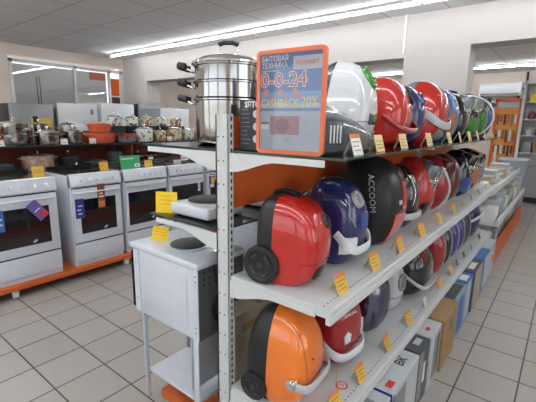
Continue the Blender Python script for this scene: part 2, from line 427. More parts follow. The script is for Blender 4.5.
def vac(label, loc, lid, shell=None, rz=0.0, group=None, dims={}, wheels=.065, wheelm=None, handle=None, port=None, button=None,
        strips=(), patches=(), logo=None, knob=None, sub=0, roty=0, rotx=0, seam=True, cyclone=None, grille=None, name='vacuum_cleaner', cat='vacuum cleaner'):
    V = Vac(**dims); shell = shell or BLACK_PL
    t = thing(name, label, cat, loc, rz, group, rot=(rotx, roty, rz) if (roty or rotx) else None)
    bm = B(); V.mesh(bm, -1, 1.0); link('shell', bm, shell, t, 50)
    bm = B(); V.mesh(bm, 1, .985); link('lid', bm, lid, t, 50)
    if seam:
        bm = B(); pts = []
        for j in range(17):
            y = -V.w(V.H*.33)*.97+2*V.w(V.H*.33)*.97*j/16; pts.append(V.surf(y*.96, V.H*.30, .0004)[0])
        tube(bm, pts, .0015, n=5); link('lid_seam', bm, BLACK_PL, t)
    if wheels:
        bm = None
        for sg in (-1, 1):
            bm = B(); r = wheels; yy = V.w(r)*.93
            lathe(bm, [(r*.45, -.002), (r*.8, 0), (r*.97, .003), (r, .008), (r, .022), (r*.96, .027), (r*.80, .029), (r*.74, .026), (r*.2, .028), (r*.0001, .029)], n=30, axis='y')
            if sg < 0:
                for v in bm.verts: v.co.y = -v.co.y
            w = link('wheel', bm, wheelm or BLACK_PL, t, 40, loc=(V.xs-V.db*.45, sg*(yy-.004), r))
            bm = B()
            for k in range(4):
                a0 = k*PI/2+.3
                tube(bm, [(r*.55*math.cos(a0+q*.14), sg*.0285, r*.55*math.sin(a0+q*.14)) for q in range(6)], .0035, n=6)
            lathe(bm, [(.012, sg*.026), (.010, sg*.031), (.0001, sg*.032)], n=14, axis='y')
            link('hub', bm, DARK_GREY, w, 40)
    if handle:      # band handle across the lower lid: dict(z, sag, m, w, end)
        bm = B(); pts = []; A_ = math.radians(handle.get('ang', 84))
        for j in range(25):
            u = -1+2*j/24; a = u*A_
            z = max(.02, V.H*(handle['z']+handle.get('sag', .1)*(u*u-1))); ff = V.g(z); o_ = handle.get('off', .018)*(1-abs(u)**4)+.005
            w_ = V.w(z)*.985+o_; d_ = V.df*ff+o_
            pts.append(Vector((V.xs+V.lean*z+d_*abs(math.cos(a))**(2/V.n), math.copysign(w_*abs(math.sin(a))**(2/V.n), a), z)))
        tube(bm, pts, .006, n=10, rz=handle.get('w', .018), up=(0, 0, 1)); h = link('handle', bm, handle['m'], t, 60)
        if handle.get('end'):
            for sg in (-1, 1):
                bm = B(); p = pts[0] if sg < 0 else pts[-1]
                cyl(bm, p-Vector((0, sg*.012, 0)), p+Vector((0, sg*.014, 0)), .022, n=20); cyl(bm, p+Vector((0, sg*.014, 0)), p+Vector((0, sg*.018, 0)), .014, n=20); link('handle_pivot', bm, CHROME, h, 40)
    if port:        # hose port: dict(z, y, r, ring)
        p, n = V.surf(port.get('y', 0), V.H*port['z'], .0); r = port['r']; M = frame(p, n)
        bm = B(); lathe(bm, [(r*.72, -.01), (r*.74, .006), (r*.82, .010), (r*1.0, .008), (r*1.12, -.004), (r*1.12, -.02)], n=26, axis='x'); bmesh.ops.scale(bm, vec=(1, 1, port.get('el', 1.2)), verts=bm.verts)
        o = link('hose_port', bm, port['ring'], t, 40); o.matrix_local = M
        bm = B(); lathe(bm, [(r*.78, -.012), (r*.78, .003), (.0001, .002)], n=26, axis='x'); bmesh.ops.scale(bm, vec=(1, 1, port.get('el', 1.2)), verts=bm.verts)
        link('port_opening', bm, port.get('m', BLACK_PL), o, 40)
    for b_ in (button or []):
        p, n = V.surf(b_['y']*V.W/2, V.H*b_['z'], 0); bm = B(); a, c = b_.get('a', .022), b_.get('c', .016)
        box(bm, -.012, .007, -a, a, -c, c, .006, 3); o = link('button', bm, b_['m'], t, 50); o.matrix_local = frame(p, n)
        if b_.get('in'):
            bm = B(); box(bm, .004, .011, -a*.55, a*.55, -c*.55, c*.55, .003); link('button_cap', bm, b_['in'], o, 50)
    for (m, poly) in patches:
        bm = B(); surf_poly(bm, V, [(a*V.W/2, b*V.H) for a, b in poly]); link('panel', bm, m, t, 40)
    for (m, pl, r) in strips:   # thin trims over the lid
        bm = B(); pts = []
        for (a, b), (c, d) in zip(pl, pl[1:]):
            for k in range(5): pts.append(V.surf((a+(c-a)*k/5)*V.W/2, (b+(d-b)*k/5)*V.H, .001)[0])
        tube(bm, pts, r, n=6); link('trim_strip', bm, m, t, 60)
    if knob:
        bm = B(); tube(bm, [(V.xs-.05+V.lean*V.H, 0, V.H-.03), (V.xs-.04, 0, V.H+.004), (V.xs, 0, V.H+.012), (V.xs+.05, 0, V.H+.002), (V.xs+.065, 0, V.H-.035)], .010, n=8, rz=.022, up=(0, 1, 0)); link('carry_handle', bm, knob, t, 60)
    if cyclone:     # dust bin cylinder leaning on the lid, large hoop handle
        r = cyclone.get('r', .055); h0, h1 = V.H*.42, V.H*.93; x = V.xs+V.df*.62
        bm = B(); lathe(bm, [(r*.9, 0), (r, .01), (r*1.06, h1-h0-.03), (r*.9, h1-h0)], n=24); o = link('dust_bin', bm, cyclone.get('m', SMOKE), t, 40, loc=(x-.02, 0, h0)); o.rotation_euler = (0, .30, 0)
        bm = B(); lathe(bm, [(r*1.09, 0), (r*1.12, .006), (r*1.12, .02), (r*1.0, .026)], n=24); link('bin_collar', bm, cyclone.get('trim', CHROME), o, 40, loc=(0, 0, (h1-h0)*.45))
        bm = B()
        for yy in (-r*.7, 0, r*.7): tube(bm, [(r*.85 if yy else r*1.04, yy, .012), ((r*.85 if yy else r*1.04)+.004, yy, h1-h0-.03)], .004, n=6)
        link('bin_trim', bm, cyclone.get('trim', CHROME), o, 60)
        if cyclone.get('hoop'):
            bm = B(); pts = []
            R_ = V.H*.46
            for j in range(25):
                a = math.radians(-65+155*j/24); pts.append((V.xs+.02+(V.df+.02)*math.cos(a)*1.15, cyclone.get('hy', -.02), V.H*.46+R_*math.sin(a)))
            tube(bm, pts, .008, n=10, rz=.016, up=(0, 1, 0)); link('hoop_handle', bm, cyclone['hoop'], t, 60)
    if grille:
        for k in range(5):
            bm = B(); p, n = V.surf((grille[0]+k*.13)*V.W/2, grille[1]*V.H, 0); box(bm, -.006, .003, -.0035, .0035, -.03, .03, .002); o = link('vent_slot', bm, grille[2], t); o.matrix_local = frame(p, n)
    if logo:
        p, n = V.surf(logo.get('y', 0)*V.W/2, V.H*logo['z'], .0035); o = text(logo['s'], logo['size'], logo['m'], t, (0, 0, 0), (0, 0, 0))
        Mx = frame(p, n) @ Euler(FX).to_matrix().to_4x4()
        if logo.get('rot'): Mx = Mx @ Euler((0, 0, logo['rot'])).to_matrix().to_4x4()
        o.matrix_local = Mx
    return t
ZM, ZL, ZT = .924, .42, 1.425
GM, GL, GT = 'vacuum cleaners on the middle shelf', 'vacuum cleaners on the lower shelf', 'vacuum cleaners on the top glass shelf'
# ---- middle shelf
vac('bright red vacuum cleaner with black back and big black wheel, nearest on the middle shelf', (-.795, 1.185, ZM), RED, BLACK_PL, group=GM,
    dims=dict(H=.340, W=.215, D=.265, split=.34, pt=3.4, n=3.8), wheels=.076, port=dict(z=.72, r=.022, y=.035, ring=DARK_GREY), button=[dict(y=-.2, z=.17, a=.026, c=.026, m=BLACK_PL, **{'in': DARK_GREY})],
    knob=BLACK_PL, rz=.12, strips=[(DEEP_RED, [(-.55, .95), (-.62, .6), (-.55, .35)], .0012), (DEEP_RED, [(.5, .95), (.62, .6), (.55, .35)], .0012)])
vac('navy vacuum cleaner with white ring and white band handle beside the bright red one', (-.785, 1.505, ZM), NAVY, NAVY, group=GM,
    dims=dict(H=.375, W=.22, D=.26, split=.42, pt=2.6, n=3.4), wheels=.05, wheelm=WHITE_PLAST, port=dict(z=.78, r=.030, y=-.02, ring=SILVER_PL, m=GREY_PL),
    handle=dict(z=.40, sag=.20, m=WHITE_PLAST, w=.020, off=.015, ang=72), patches=[(WHITE_PLAST, [(-.9, .16), (-.35, .18), (-.45, .36), (-.95, .36)]), (BLUE, [(-.3, .45), (.3, .45), (.4, .62), (-.3, .62)])],
    strips=[(SILVER_PL, [(-.6, .85), (-.75, .6), (-.5, .45)], .002)], rz=.0)
vac('large black and red vacuum cleaner with white lettering down its side on the middle shelf', (-.80, 1.90, ZM), BLACK_PL, BLACK_PL, group=GM,
    dims=dict(H=.445, W=.34, D=.34, split=.42, pt=2.9, n=3.4), wheels=.06, port=dict(z=.80, r=.032, y=.05, ring=DARK_GREY),
    patches=[(RED, [(.05, .40), (.93, .40), (.97, .6), (.90, .88), (.35, .94), (.12, .72)]), (RED, [(-.45, .05), (.93, .03), (.95, .38), (-.45, .38)])],
    logo=dict(s='ACCOOM', z=.62, y=-.93, size=.042, m=SILVER_PL, rot=-PI/2+.15), button=[dict(y=-.1, z=.50, a=.016, c=.012, m=SILVER_PL)], rz=.0, strips=[(SILVER_PL, [(.35, .12), (.62, .3), (.7, .6)], .002)])
vac('slim black vacuum cleaner with silver front foot behind the large red and black one', (-.79, 2.24, ZM), BLACK_GL, BLACK_PL, group=GM,
    dims=dict(H=.38, W=.19, D=.27, pt=2.6), wheels=.05, handle=dict(z=.20, sag=-.05, m=SILVER_PL, w=.02), strips=[(CHROME, [(-.5, .9), (-.3, .6), (-.6, .35)], .0025)])
vac('red bagless vacuum cleaner with smoked bin and large white hoop on the middle shelf', (-.80, 2.61, ZM), RED, DEEP_RED, group=GM,
    dims=dict(H=.40, W=.28, D=.27, pt=2.4), wheels=.06, wheelm=DARK_GREY, cyclone=dict(r=.066, hoop=SILVER_PL, hy=.13, m=SMOKE), patches=[(BLACK_GL, [(-.8, .1), (-.3, .12), (-.4, .3), (-.85, .28)])])
vac('dark red vacuum cleaner behind the white hoop on the middle shelf', (-.79, 3.01, ZM), DEEP_RED, WINE, group=GM, dims=dict(H=.39, W=.25, D=.26, pt=2.6), wheels=.06, strips=[(CHROME, [(-.6, .8), (-.2, .5)], .003)], cyclone=dict(r=.05, m=WINE, trim=DARK_GREY))
vac('wine red and black vacuum cleaner between the dark red and the blue-nosed one', (-.79, 3.34, ZM), WINE, BLACK_PL, group=GM, dims=dict(H=.38, W=.24, D=.26, pt=2.8), wheels=.055, port=dict(z=.6, r=.03, ring=GREY_PL))
vac('black bagless vacuum cleaner with blue nose and chrome strips on the middle shelf', (-.785, 3.68, ZM), BLACK_GL, BLACK_GL, group=GM, patches=[(BLUE, [(-.95, .05), (.7, .10), (.6, .45), (-.9, .42)])], dims=dict(H=.40, W=.26, D=.29, split=.55, pt=2.2), wheels=.06, cyclone=dict(r=.06, m=BLACK_GL), strips=[(CHROME, [(-.8, .8), (-.3, .45)], .004), (CHROME, [(-.4, .85), (.1, .45)], .004)])
vac('black vacuum cleaner with copper orange nose near the far end of the middle shelf', (-.785, 4.03, ZM), BLACK_GL, BLACK_GL, group=GM, patches=[(COPPER, [(-.95, .15), (.7, .18), (.6, .50), (-.9, .55)])], dims=dict(H=.40, W=.26, D=.28, split=.55, pt=2.2), wheels=.06, cyclone=dict(r=.06, m=BLACK_GL), strips=[(CHROME, [(-.8, .8), (-.3, .45)], .004), (CHROME, [(-.4, .85), (.1, .45)], .004)])
vac('grey and black vacuum cleaner, the last one on the middle shelf', (-.785, 4.38, ZM), GREY_PL, BLACK_PL, group=GM, dims=dict(H=.38, W=.25, D=.26, pt=2.4), wheels=.06, strips=[(CHROME, [(-.5, .8), (0, .4)], .004)])
# ---- lower shelf
vac('orange vacuum cleaner with black back and silver bar handle on the lower shelf', (-.815, 1.175, ZL), ORANGE, BLACK_PL, group=GL,
    dims=dict(H=.395, W=.24, D=.29, split=.42, pt=2.1, n=4.2), wheels=.06, handle=dict(z=.34, sag=.03, m=SILVER_PL, w=.018, off=.020, end=True, ang=62), rz=.10, button=[dict(y=-.35, z=.55, a=.004, c=.004, m=BROWN_PRINT)],
    strips=[(COPPER, [(-.55, .9), (-.68, .6), (-.6, .3)], .0012), (COPPER, [(.45, .9), (.6, .6), (.5, .3)], .0012)])
v2 = vac('crimson vacuum cleaner with white band handle on the lower shelf beside the orange one', (-.79, 1.53, ZL), DEEP_RED, DEEP_RED, group=GL,
    dims=dict(H=.36, W=.25, D=.25, pt=2.8), wheels=.05, wheelm=GREY_PL, handle=dict(z=.34, sag=.17, m=WHITE_PLAST, w=.021, off=.015, ang=80),
    patches=[(WHITE_PLAST, [(-.55, .36), (-.30, .38), (-.28, .48), (-.42, .52), (-.58, .46)]), (WHITE_PLAST, [(.55, .36), (.75, .40), (.72, .56), (.56, .48)])],
    logo=dict(s='SAMSUNG', z=.72, y=-.2, size=.020, m=WHITE_PLAST), rz=-.12)
def wrapped(label, loc, m, dims, **k):
    t = vac(label, loc, m, m, group=GL, dims=dims, wheels=0, seam=False, **k)
    V = Vac(**dims); bm = B(); V2 = Vac(**{**dims, 'H': dims['H']*1.03, 'W': dims['W']*1.08, 'D': dims['D']*1.08}); V2.mesh(bm, -1); link('plastic_film', bm, FILM, t, 60)
    bm = B(); V2.mesh(bm, 1); link('plastic_film', bm, FILM, t, 60); return t
wrapped('violet blue vacuum cleaner wrapped in clear film on the lower shelf', (-.78, 1.90, ZL), VIOLET, dict(H=.34, W=.22, D=.22, pt=3.0))
vac('silver and grey vacuum cleaner behind the film-wrapped violet one', (-.79, 2.17, ZL), SILVER_PL, DARK_GREY, group=GL, dims=dict(H=.35, W=.18, D=.24, pt=3.0), wheels=.05, port=dict(z=.55, r=.04, ring=GREY_PL, m=SMOKE), rz=-.1)
vac('round black vacuum cleaner with silver hoop and red stripes on the lower shelf', (-.765, 2.53, ZL), BLACK_GL, BLACK_PL, group=GL, dims=dict(H=.37, W=.32, D=.31, pt=2.2), wheels=.06, handle=dict(z=.45, sag=.25, m=SILVER_PL, w=.012, off=.02), strips=[(PRINT_RED, [(-.6, .82), (-.7, .6)], .003), (PRINT_RED, [(-.45, .86), (-.55, .62)], .003), (PRINT_RED, [(-.3, .88), (-.4, .64)],   .003)])
SL = [('upright slim red and black vacuum cleaner on the lower shelf', 2.93, DEEP_RED, BLACK_PL), ('slim black vacuum cleaner with silver edge beside the slim red one', 3.13, BLACK_GL, DARK_GREY),
      ('first of two slim violet vacuum cleaners on the lower shelf, in front', 3.36, VIOLET, BLACK_PL), ('second of two slim violet vacuum cleaners on the lower shelf, behind', 3.58, VIOLET, DARK_GREY), ('slim charcoal vacuum cleaner before the rounded blue one on the lower shelf', 3.82, DARK_GREY, BLACK_PL)]
for lb, y, m, sh in SL:
    vac(lb, (-.77, y, ZL), m, sh, group=GL, dims=dict(H=.39, W=.150, D=.30, pt=2.6), wheels=.05, strips=[(SILVER_PL, [(.3, .92), (.5, .6), (.5, .3), (.4, .1)], .003)])
vac('rounded royal blue vacuum cleaner with white hoop at the far end of the lower shelf', (-.77, 4.22, ZL), NAVY, NAVY, group=GL, dims=dict(H=.40, W=.32, D=.32, pt=2.4), wheels=.06, handle=dict(z=.35, sag=-.3, m=WHITE_PLAST, w=.014, off=.03))
# ---- top shelf
vac('white and grey vacuum cleaner with green port and green button on the top glass shelf', (-.862, 1.64, ZT), P('white_gloss', (.62, .63, .65), rough=.15, coat=1, spec=.3), TEAL_DARK, group=GT,
    dims=dict(H=.385, W=.27, D=.325, split=.44, pt=1.65, z0=.22, n=2.8), wheels=.05, port=dict(z=.80, r=.032, y=.0, el=1.6, ring=GREEN, m=P('bright_green', (.10, .42, .06), rough=.3)),
    button=[dict(y=-.10, z=.33, a=.034, c=.024, m=TEAL_DARK, **{'in': GREEN})], patches=[(P('bright_green', (.10, .42, .06), rough=.3), [(.15, .08), (.5, .08), (.5, .20), (.2, .18)])], rz=.05)
t = thing('steam_cleaner', 'dark slate steam cleaner with white vent slots lying low beside the framed poster', 'steam cleaner', (-.675, 1.09, ZT), 0, GT)
bm = B(); rings = []
NY = 16
for i in range(NY+1):
    f = i/NY; y = .50*f; h = .155*(1-f**1.5)**(.85)+.006 if f < 1 else .006; w = .042*(1-f**3)**.5+.008
    ring = []
    for j in range(13):
        a = PI*j/12; ring.append(bm.verts.new((w*math.copysign(abs(math.cos(a))**.6, math.cos(a)), y, .012+h*abs(math.sin(a))**.6)))
    rings.append(ring)
for A, Bq in zip(rings, rings[1:]):
    for j in range(12): bm.faces.new((A[j], A[j+1], Bq[j+1], Bq[j]))
    bm.faces.new((A[12], A[0], Bq[0], Bq[12]))
bm.faces.new(rings[0]); bm.faces.new(rings[-1]); link('body', bm, TEAL_DARK, t, 50)
bm = B(); box(bm, -.045, .045, .01, .42, .0, .014, .004); link('base', bm, BLACK_PL, t)
bm = B(); tube(bm, [(.02, .5*i/12, .017+.150*max(0, 1-(i/12)**1.5)**.85) for i in range(13)], .004, n=6); link('edge_trim', bm, SILVER_PL, t, 60)
bm = B(); box(bm, .040, .0515, .01, .125, .03, .115, .008); link('vent_plate', bm, DARK_GREY, t, 40)
for k in range(4):
    bm = B(); box(bm, .050, .053, .028+k*.023, .037+k*.023, .04, .10, .0015); link('vent_slot', bm, WHITE_PLAST, t)
vac('red vacuum cleaner with dark port and red band handle behind the white and grey one', (-.80, 2.00, ZT), RED, DEEP_RED, group=GT, dims=dict(H=.345, W=.27, D=.27, pt=2.4), wheels=.05,
    port=dict(z=.72, r=.032, y=.05, ring=BLACK_PL), handle=dict(z=.42, sag=.2, m=DEEP_RED, w=.014, off=.03, ang=75), strips=[(SILVER_PL, [(-.5, .9), (-.2, .5), (-.4, .2)], .0015)])
vac('violet blue vacuum cleaner between the two red ones on the top glass shelf', (-.80, 2.27, ZT), NAVY, NAVY, group=GT, dims=dict(H=.33, W=.20, D=.25, pt=2.6), wheels=.05, port=dict(z=.75, r=.03, ring=BLUE), strips=[(CHROME, [(-.4, .9), (-.2, .6)], .003)])
vac('red vacuum cleaner with wide grey band handle and grey base on the top glass shelf', (-.79, 2.62, ZT), RED, GREY_PL, group=GT, dims=dict(H=.385, W=.32, D=.31, pt=2.2), wheels=.055,
    handle=dict(z=.52, sag=.26, m=SILVER_PL, w=.024, off=.012, ang=82), patches=[(GREY_PL, [(-.7, .03), (.6, .03), (.5, .12), (-.6, .22)])], strips=[(WHITE_PLAST, [(-.6, .75), (-.2, .68), (.1, .55)], .0015)])
vac('blue vacuum cleaner with orange inset beside the grey-banded red one on the top shelf', (-.79, 3.0, ZT), SKY, BLUE, group=GT, dims=dict(H=.37, W=.25, D=.27, pt=2.6), wheels=.05, patches=[(COPPER, [(-.8, .15), (-.45, .15), (-.45, .5), (-.75, .5)])], strips=[(CHROME, [(-.5, .9), (-.1, .7), (0, .5)], .003)])
vac('black bagless vacuum cleaner with chrome-ribbed bin on the top glass shelf', (-.79, 3.34, ZT), BLACK_GL, BLACK_PL, group=GT, dims=dict(H=.36, W=.27, D=.28, pt=2.4), wheels=.05, cyclone=dict(r=.065, m=SMOKE), knob=BLACK_PL)
vac('green bagless vacuum cleaner with red button on the top glass shelf', (-.785, 3.68, ZT), BLACK_GL, BLACK_GL, group=GT, patches=[(GREEN, [(-.95, .04), (.6, .06), (.6, .40), (-.9, .50)]), (GREEN, [(-.9, .62), (-.3, .66), (-.4, .86), (-.8, .80)])], dims=dict(H=.37, W=.28, D=.30, pt=2.4), wheels=.05, cyclone=dict(r=.06, m=SMOKE), button=[dict(y=.1, z=.8, a=.03, c=.03, m=PRINT_RED)])
vac('green and black vacuum cleaner with large white hoop on the top glass shelf', (-.785, 4.03, ZT), DARK_GREY, BLACK_GL, group=GT, patches=[(GREEN, [(-.95, .10), (.6, .12), (.6, .45), (-.9, .58)])], dims=dict(H=.40, W=.28, D=.30, pt=2.4), wheels=.05, cyclone=dict(r=.055, m=BLACK_GL, hoop=WHITE_PLAST, hy=-.12))
vac('black and blue vacuum cleaner, the last one on the top glass shelf', (-.785, 4.40, ZT), BLUE, BLACK_GL, group=GT, dims=dict(H=.37, W=.27, D=.28, pt=2.6), wheels=.05, cyclone=dict(r=.055, m=BLACK_GL))

# hang tag on the crimson vacuum
t = thing('hang_tag', 'round red and white hang tag on a string lying before the crimson vacuum', 'tag', (-.635, 1.345, ZL))
bm = B(); cyl(bm, (0, 0, .001), (0, 0, .003), .026, n=28); link('disc', bm, PRINT_RED, t)
bm = B(); cyl(bm, (0, 0, .003), (0, 0, .0036), .020, n=28); link('print', bm, WHITE_CARD, t)
bm = B(); 
for k in range(4): box(bm, -.014+k*.0075, -.011+k*.0075, -.013, .013, .0036, .0040)
link('lettering', bm, PRINT_RED, t)
bm = B(); tube(bm, [(-.02, .0, .003), (-.035, .02, .004), (-.05, .045, .03), (-.055, .06, .06)], .0012, n=5); link('string', bm, YELLOW, t)

# ------------------------------------------------------------------ price tags
def price_tag(w, h, m, head, lines=3, lean=.35):
    t = thing('price_tag', '', 'price tag')
    c, s = math.cos(lean), math.sin(lean)
    def slab(bm, y0, y1, z0, z1, d0, d1):
        vs = box(bm, d0, d1, y0, y1, z0, z1)
        for v in vs: v.co = Vector((v.co.x*c-v.co.z*s, v.co.y, v.co.z*c+v.co.x*s))
    bm = B(); slab(bm, -w/2, w/2, 0.001, h, 0, .0012); link('card', bm, m, t)
    if head:
        bm = B(); slab(bm, -w/2, w/2, h*.80, h, .0012, .0018); link('header', bm, head, t)
    bm = B()
    for k in range(lines): z = h*(.64-.2*k); slab(bm, -w*.38, w*(.35-.15*(k % 2)), z-.0012, z+.0012, .0012, .0017)
    link('print_line', bm, INK, t)
    bm = B(); prism(bm, [(-h*s*.96, h*c*.96), (-h*s*.96-.0015, h*c*.96), (-h*s-.03, .001), (-h*s-.0285, .001)], 'y', -w*.12, w*.12); link('rear_prop', bm, m, t)
    return t
def tags(items, z, x, m, head, w, h, where, grp, lines=3, lean=.35):
    f = None
    for i, (y, nm) in enumerate(items):
        if f is None: f = price_tag(w, h, m, head, lines, lean); o = f; o.location = (x, y, z); o['group'] = grp
        else: o = dup(f, (x, y, z), group=grp)
        o['label'] = nm; o.rotation_euler[2] = random.uniform(-.12, .12)
G = 'yellow price tags on the middle shelf'
tags([(1.19, 'yellow and orange price tag in front of the bright red vacuum, middle shelf'), (1.49, 'yellow and orange price tag in front of the navy vacuum, middle shelf'), (1.80, 'yellow price tag in front of the large black and red vacuum, nearer one'),
      (2.14, 'yellow price tag in front of the large black and red vacuum, farther one'), (2.50, 'yellow price tag in front of the slim black vacuum, middle shelf'), (2.88, 'yellow price tag below the white hoop, middle shelf')], ZM, -.575, YELLOW, TAGORANGE, .075, .075, '', G)
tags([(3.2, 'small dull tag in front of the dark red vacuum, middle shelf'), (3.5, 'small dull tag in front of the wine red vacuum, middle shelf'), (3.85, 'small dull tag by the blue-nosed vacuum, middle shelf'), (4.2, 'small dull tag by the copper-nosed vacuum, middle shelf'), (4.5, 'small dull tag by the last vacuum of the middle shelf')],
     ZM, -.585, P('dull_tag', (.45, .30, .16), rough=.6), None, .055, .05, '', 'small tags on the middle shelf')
tags([(1.20, 'yellow and orange price tag in front of the orange vacuum, lower shelf'), (1.43, 'yellow and orange price tag beside the round hang tag, lower shelf'), (1.74, 'yellow price tag in front of the film-wrapped violet vacuum'), (2.06, 'yellow price tag in front of the silver and grey vacuum, lower shelf'),
      (2.70, 'yellow price tag in front of the round black vacuum, lower shelf'), (3.02, 'yellow price tag in front of the slim red vacuum, lower shelf')], ZL, -.575, YELLOW, TAGORANGE, .068, .078, '', 'yellow price tags on the lower shelf')
tags([(2.36, 'white price tag between the silver and the round black vacuum, lower shelf')], ZL, -.575, WHITE_CARD, TAGORANGE, .06, .065, '', 'pale price tags on the lower shelf')
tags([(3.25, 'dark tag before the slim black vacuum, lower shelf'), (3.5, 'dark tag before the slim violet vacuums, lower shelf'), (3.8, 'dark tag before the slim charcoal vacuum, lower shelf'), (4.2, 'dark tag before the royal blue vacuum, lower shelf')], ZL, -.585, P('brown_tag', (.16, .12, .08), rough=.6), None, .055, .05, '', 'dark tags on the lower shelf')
tags([(1.21, 'white price tag with orange header in front of the steam cleaner')], ZT, -.56, WHITE_CARD, TAGORANGE, .09, .075, '', 'price tags along the top glass edge', lean=.30)
tags([(1.44, 'pale yellow price tag in front of the white and grey vacuum, top glass'), (1.71, 'yellow price tag in front of the red vacuum with red handle, top glass'), (2.10, 'yellow price tag in front of the violet blue vacuum, top glass'), (2.52, 'yellow price tag before the grey-banded red vacuum, nearer one'),
      (2.80, 'yellow price tag before the grey-banded red vacuum, farther one'), (3.10, 'yellow price tag before the blue and orange vacuum, top glass'), (3.4, 'yellow price tag before the chrome-ribbed vacuum, top glass'), (3.72, 'yellow price tag before the green vacuum with red button'), (4.08, 'yellow price tag before the green vacuum with white hoop'), (4.44, 'yellow price tag before the last vacuum on the top glass')],
     ZT, -.575, P('pale_yellow_card', (.72, .55, .26), rough=.55), None, .072, .068, '', 'price tags along the top glass edge', lean=.30)

# ------------------------------------------------------------------ poster in an orange frame
pa, pb = Vector((-.791, .946, 1.427)), Vector((-.58, 1.023, 1.427))
PW, PH = .300, .405
pl = Vector((-.955, 1.075, ZT)); yaw = math.radians(8)
t = thing('poster_stand', 'orange-framed advertising poster standing on the near end of the top glass', 'poster', (-.752, 1.066, ZT), yaw)
t.rotation_euler = (0, 0, math.radians(4)); t.scale = (.88, .93, .845)
bm = B()
def ring_frame(bm, w, h, b, y0, y1, r=.02):
    def rr(w, h, r, n=5):
        pts = []
        for cx, cz, a0 in ((w/2-r, h-r, 0), (-w/2+r, h-r, 90), (-w/2+r, r, 180), (w/2-r, r, 270)):
            for i in range(n+1): a = math.radians(a0+90*i/n); pts.append((cx+r*math.cos(a), cz+r*math.sin(a)))
        return pts
    O = rr(w, h, r); I = [(x, z+b) for x, z in rr(w-2*b, h-2*b, .004)]; n = len(O)
    V4 = [[bm.verts.new((x, y, z)) for x, z in L] for (L, y) in ((O, y0), (I, y0), (I, y1), (O, y1))]
    for k in range(4):
        A, C = V4[k], V4[(k+1) % 4]
        for i in range(n): bm.faces.new((A[i], A[(i+1) % n], C[(i+1) % n], C[i]))
ring_frame(bm, PW, PH, .016, -.006, .006); link('frame', bm, P('orange_frame', (.72, .17, .07), rough=.4), t, 40)
bm = B(); box(bm, -PW/2+.01, PW/2-.01, -.001, .003, .01, PH-.01); link('backing', bm, P('dark_blue_paper', (.10, .20, .46), rough=.4), t)
def rect(name, m, x0, x1, z0, z1, y=-.0016): bm = B(); box(bm, x0, x1, y, -.0008, z0, z1); return link(name, bm, m, t)
iw = PW/2-.016
rect('lower_print', P('grey_blue_paper', (.50, .56, .68), rough=.4), -iw, iw, .016, .205)
rect('blue_band', P('mid_blue_paper', (.10, .26, .55), rough=.4), -iw, iw, .170, .182, -.0020)
rect('snow_print', P('pale_blue_paper', (.20, .38, .66), rough=.4), -iw, iw, .200, .245, -.0020)
rect('coupon_print', P('pale_pink_paper', (.62, .60, .66), rough=.4), -.0+.012, .132, .325, .374, -.0020)
PW_ = P('poster_white', (.85, .86, .88), rough=.4); PR_ = P('poster_red', (.62, .08, .05), rough=.4); PY_ = P('poster_yellow', (.88, .76, .28), rough=.4)
yt = -.0022
text('БЫТОВАЯ', .029, PW_, t, (-iw+.006, yt, .370), FY, align='LEFT', sx=.85, bold=.0002, ext=.0003)
text('ТЕХНИКА', .029, PW_, t, (-iw+.006, yt, .344), FY, align='LEFT', bold=.0002, ext=.0003, sx=.85)
text('& электроника', .011, PW_, t, (-iw+.006, yt, .326), FY, align='LEFT', ext=.0003)
text('ЭЛ•МАРТ', .021, PR_, t, (.072, yt, .348), FY, ext=.0003)
text('0-0-24', .078, PW_, t, (-.030, yt, .288), FY, ext=.0002, bold=.0035)
text('0-0-24', .078, PR_, t, (-.030, yt-.0006, .288), FY, ext=.0003)
text('CASHBACK', .046, PY_, t, (-iw+.004, yt, .199), FY, align='LEFT', ext=.0003, sx=.72, bold=.0006)
text('до', .018, PY_, t, (.032, yt, .190), FY, ext=.0003)
text('20%', .058, PY_, t, (.086, yt, .203), FY, ext=.0003, sx=.74, bold=.0006)
for k, x in enumerate((-.105, -.04, .025)):
    bm = B(); cyl(bm, (x, -.0021, .243), (x, -.0028, .243), .013, n=18); cyl(bm, (x+.012, -.0021, .225), (x+.012, -.0026, .225), .007, n=12); cyl(bm, (x+.028, -.0021, .225), (x+.028, -.0026, .225), .007, n=12); link('bauble_print', bm, P('poster_coral', (.68, .28, .22), rough=.4), t)
rect('photo_print', P('photo_pink', (.44, .20, .24), rough=.4), -.085, .045, .078, .150, -.0020)
bm = B(); cyl(bm, (-.03, -.0021, .112), (-.03, -.0027, .112), .030, n=24); link('photo_detail', bm, P('photo_wine', (.30, .08, .12), rough=.4), t)
rect('caption_print', P('poster_dark', (.10, .11, .16), rough=.4), -iw+.004, -.092, .120, .126, -.0020)
text('24', .024, P('poster_grey', (.30, .30, .36), rough=.4), t, (-.01, yt, .055), FY, ext=.0003)
rect('offer_print', PW_, -iw+.004, -.094, .098, .116, -.0020)
bm = B(); box(bm, -iw, iw, -.0052, -.0048, .016, PH-.016); link('cover_sheet', bm, glass('poster_cover', (.99, .99, .99), rough=.05, mixfac=.0), t)
bm = B(); prism(bm, [(.006, .20), (.008, .20), (.036, .002), (.032, .002)], 'x', -.12, -.06); link('rear_prop', bm, ORANGE_BASE, t)

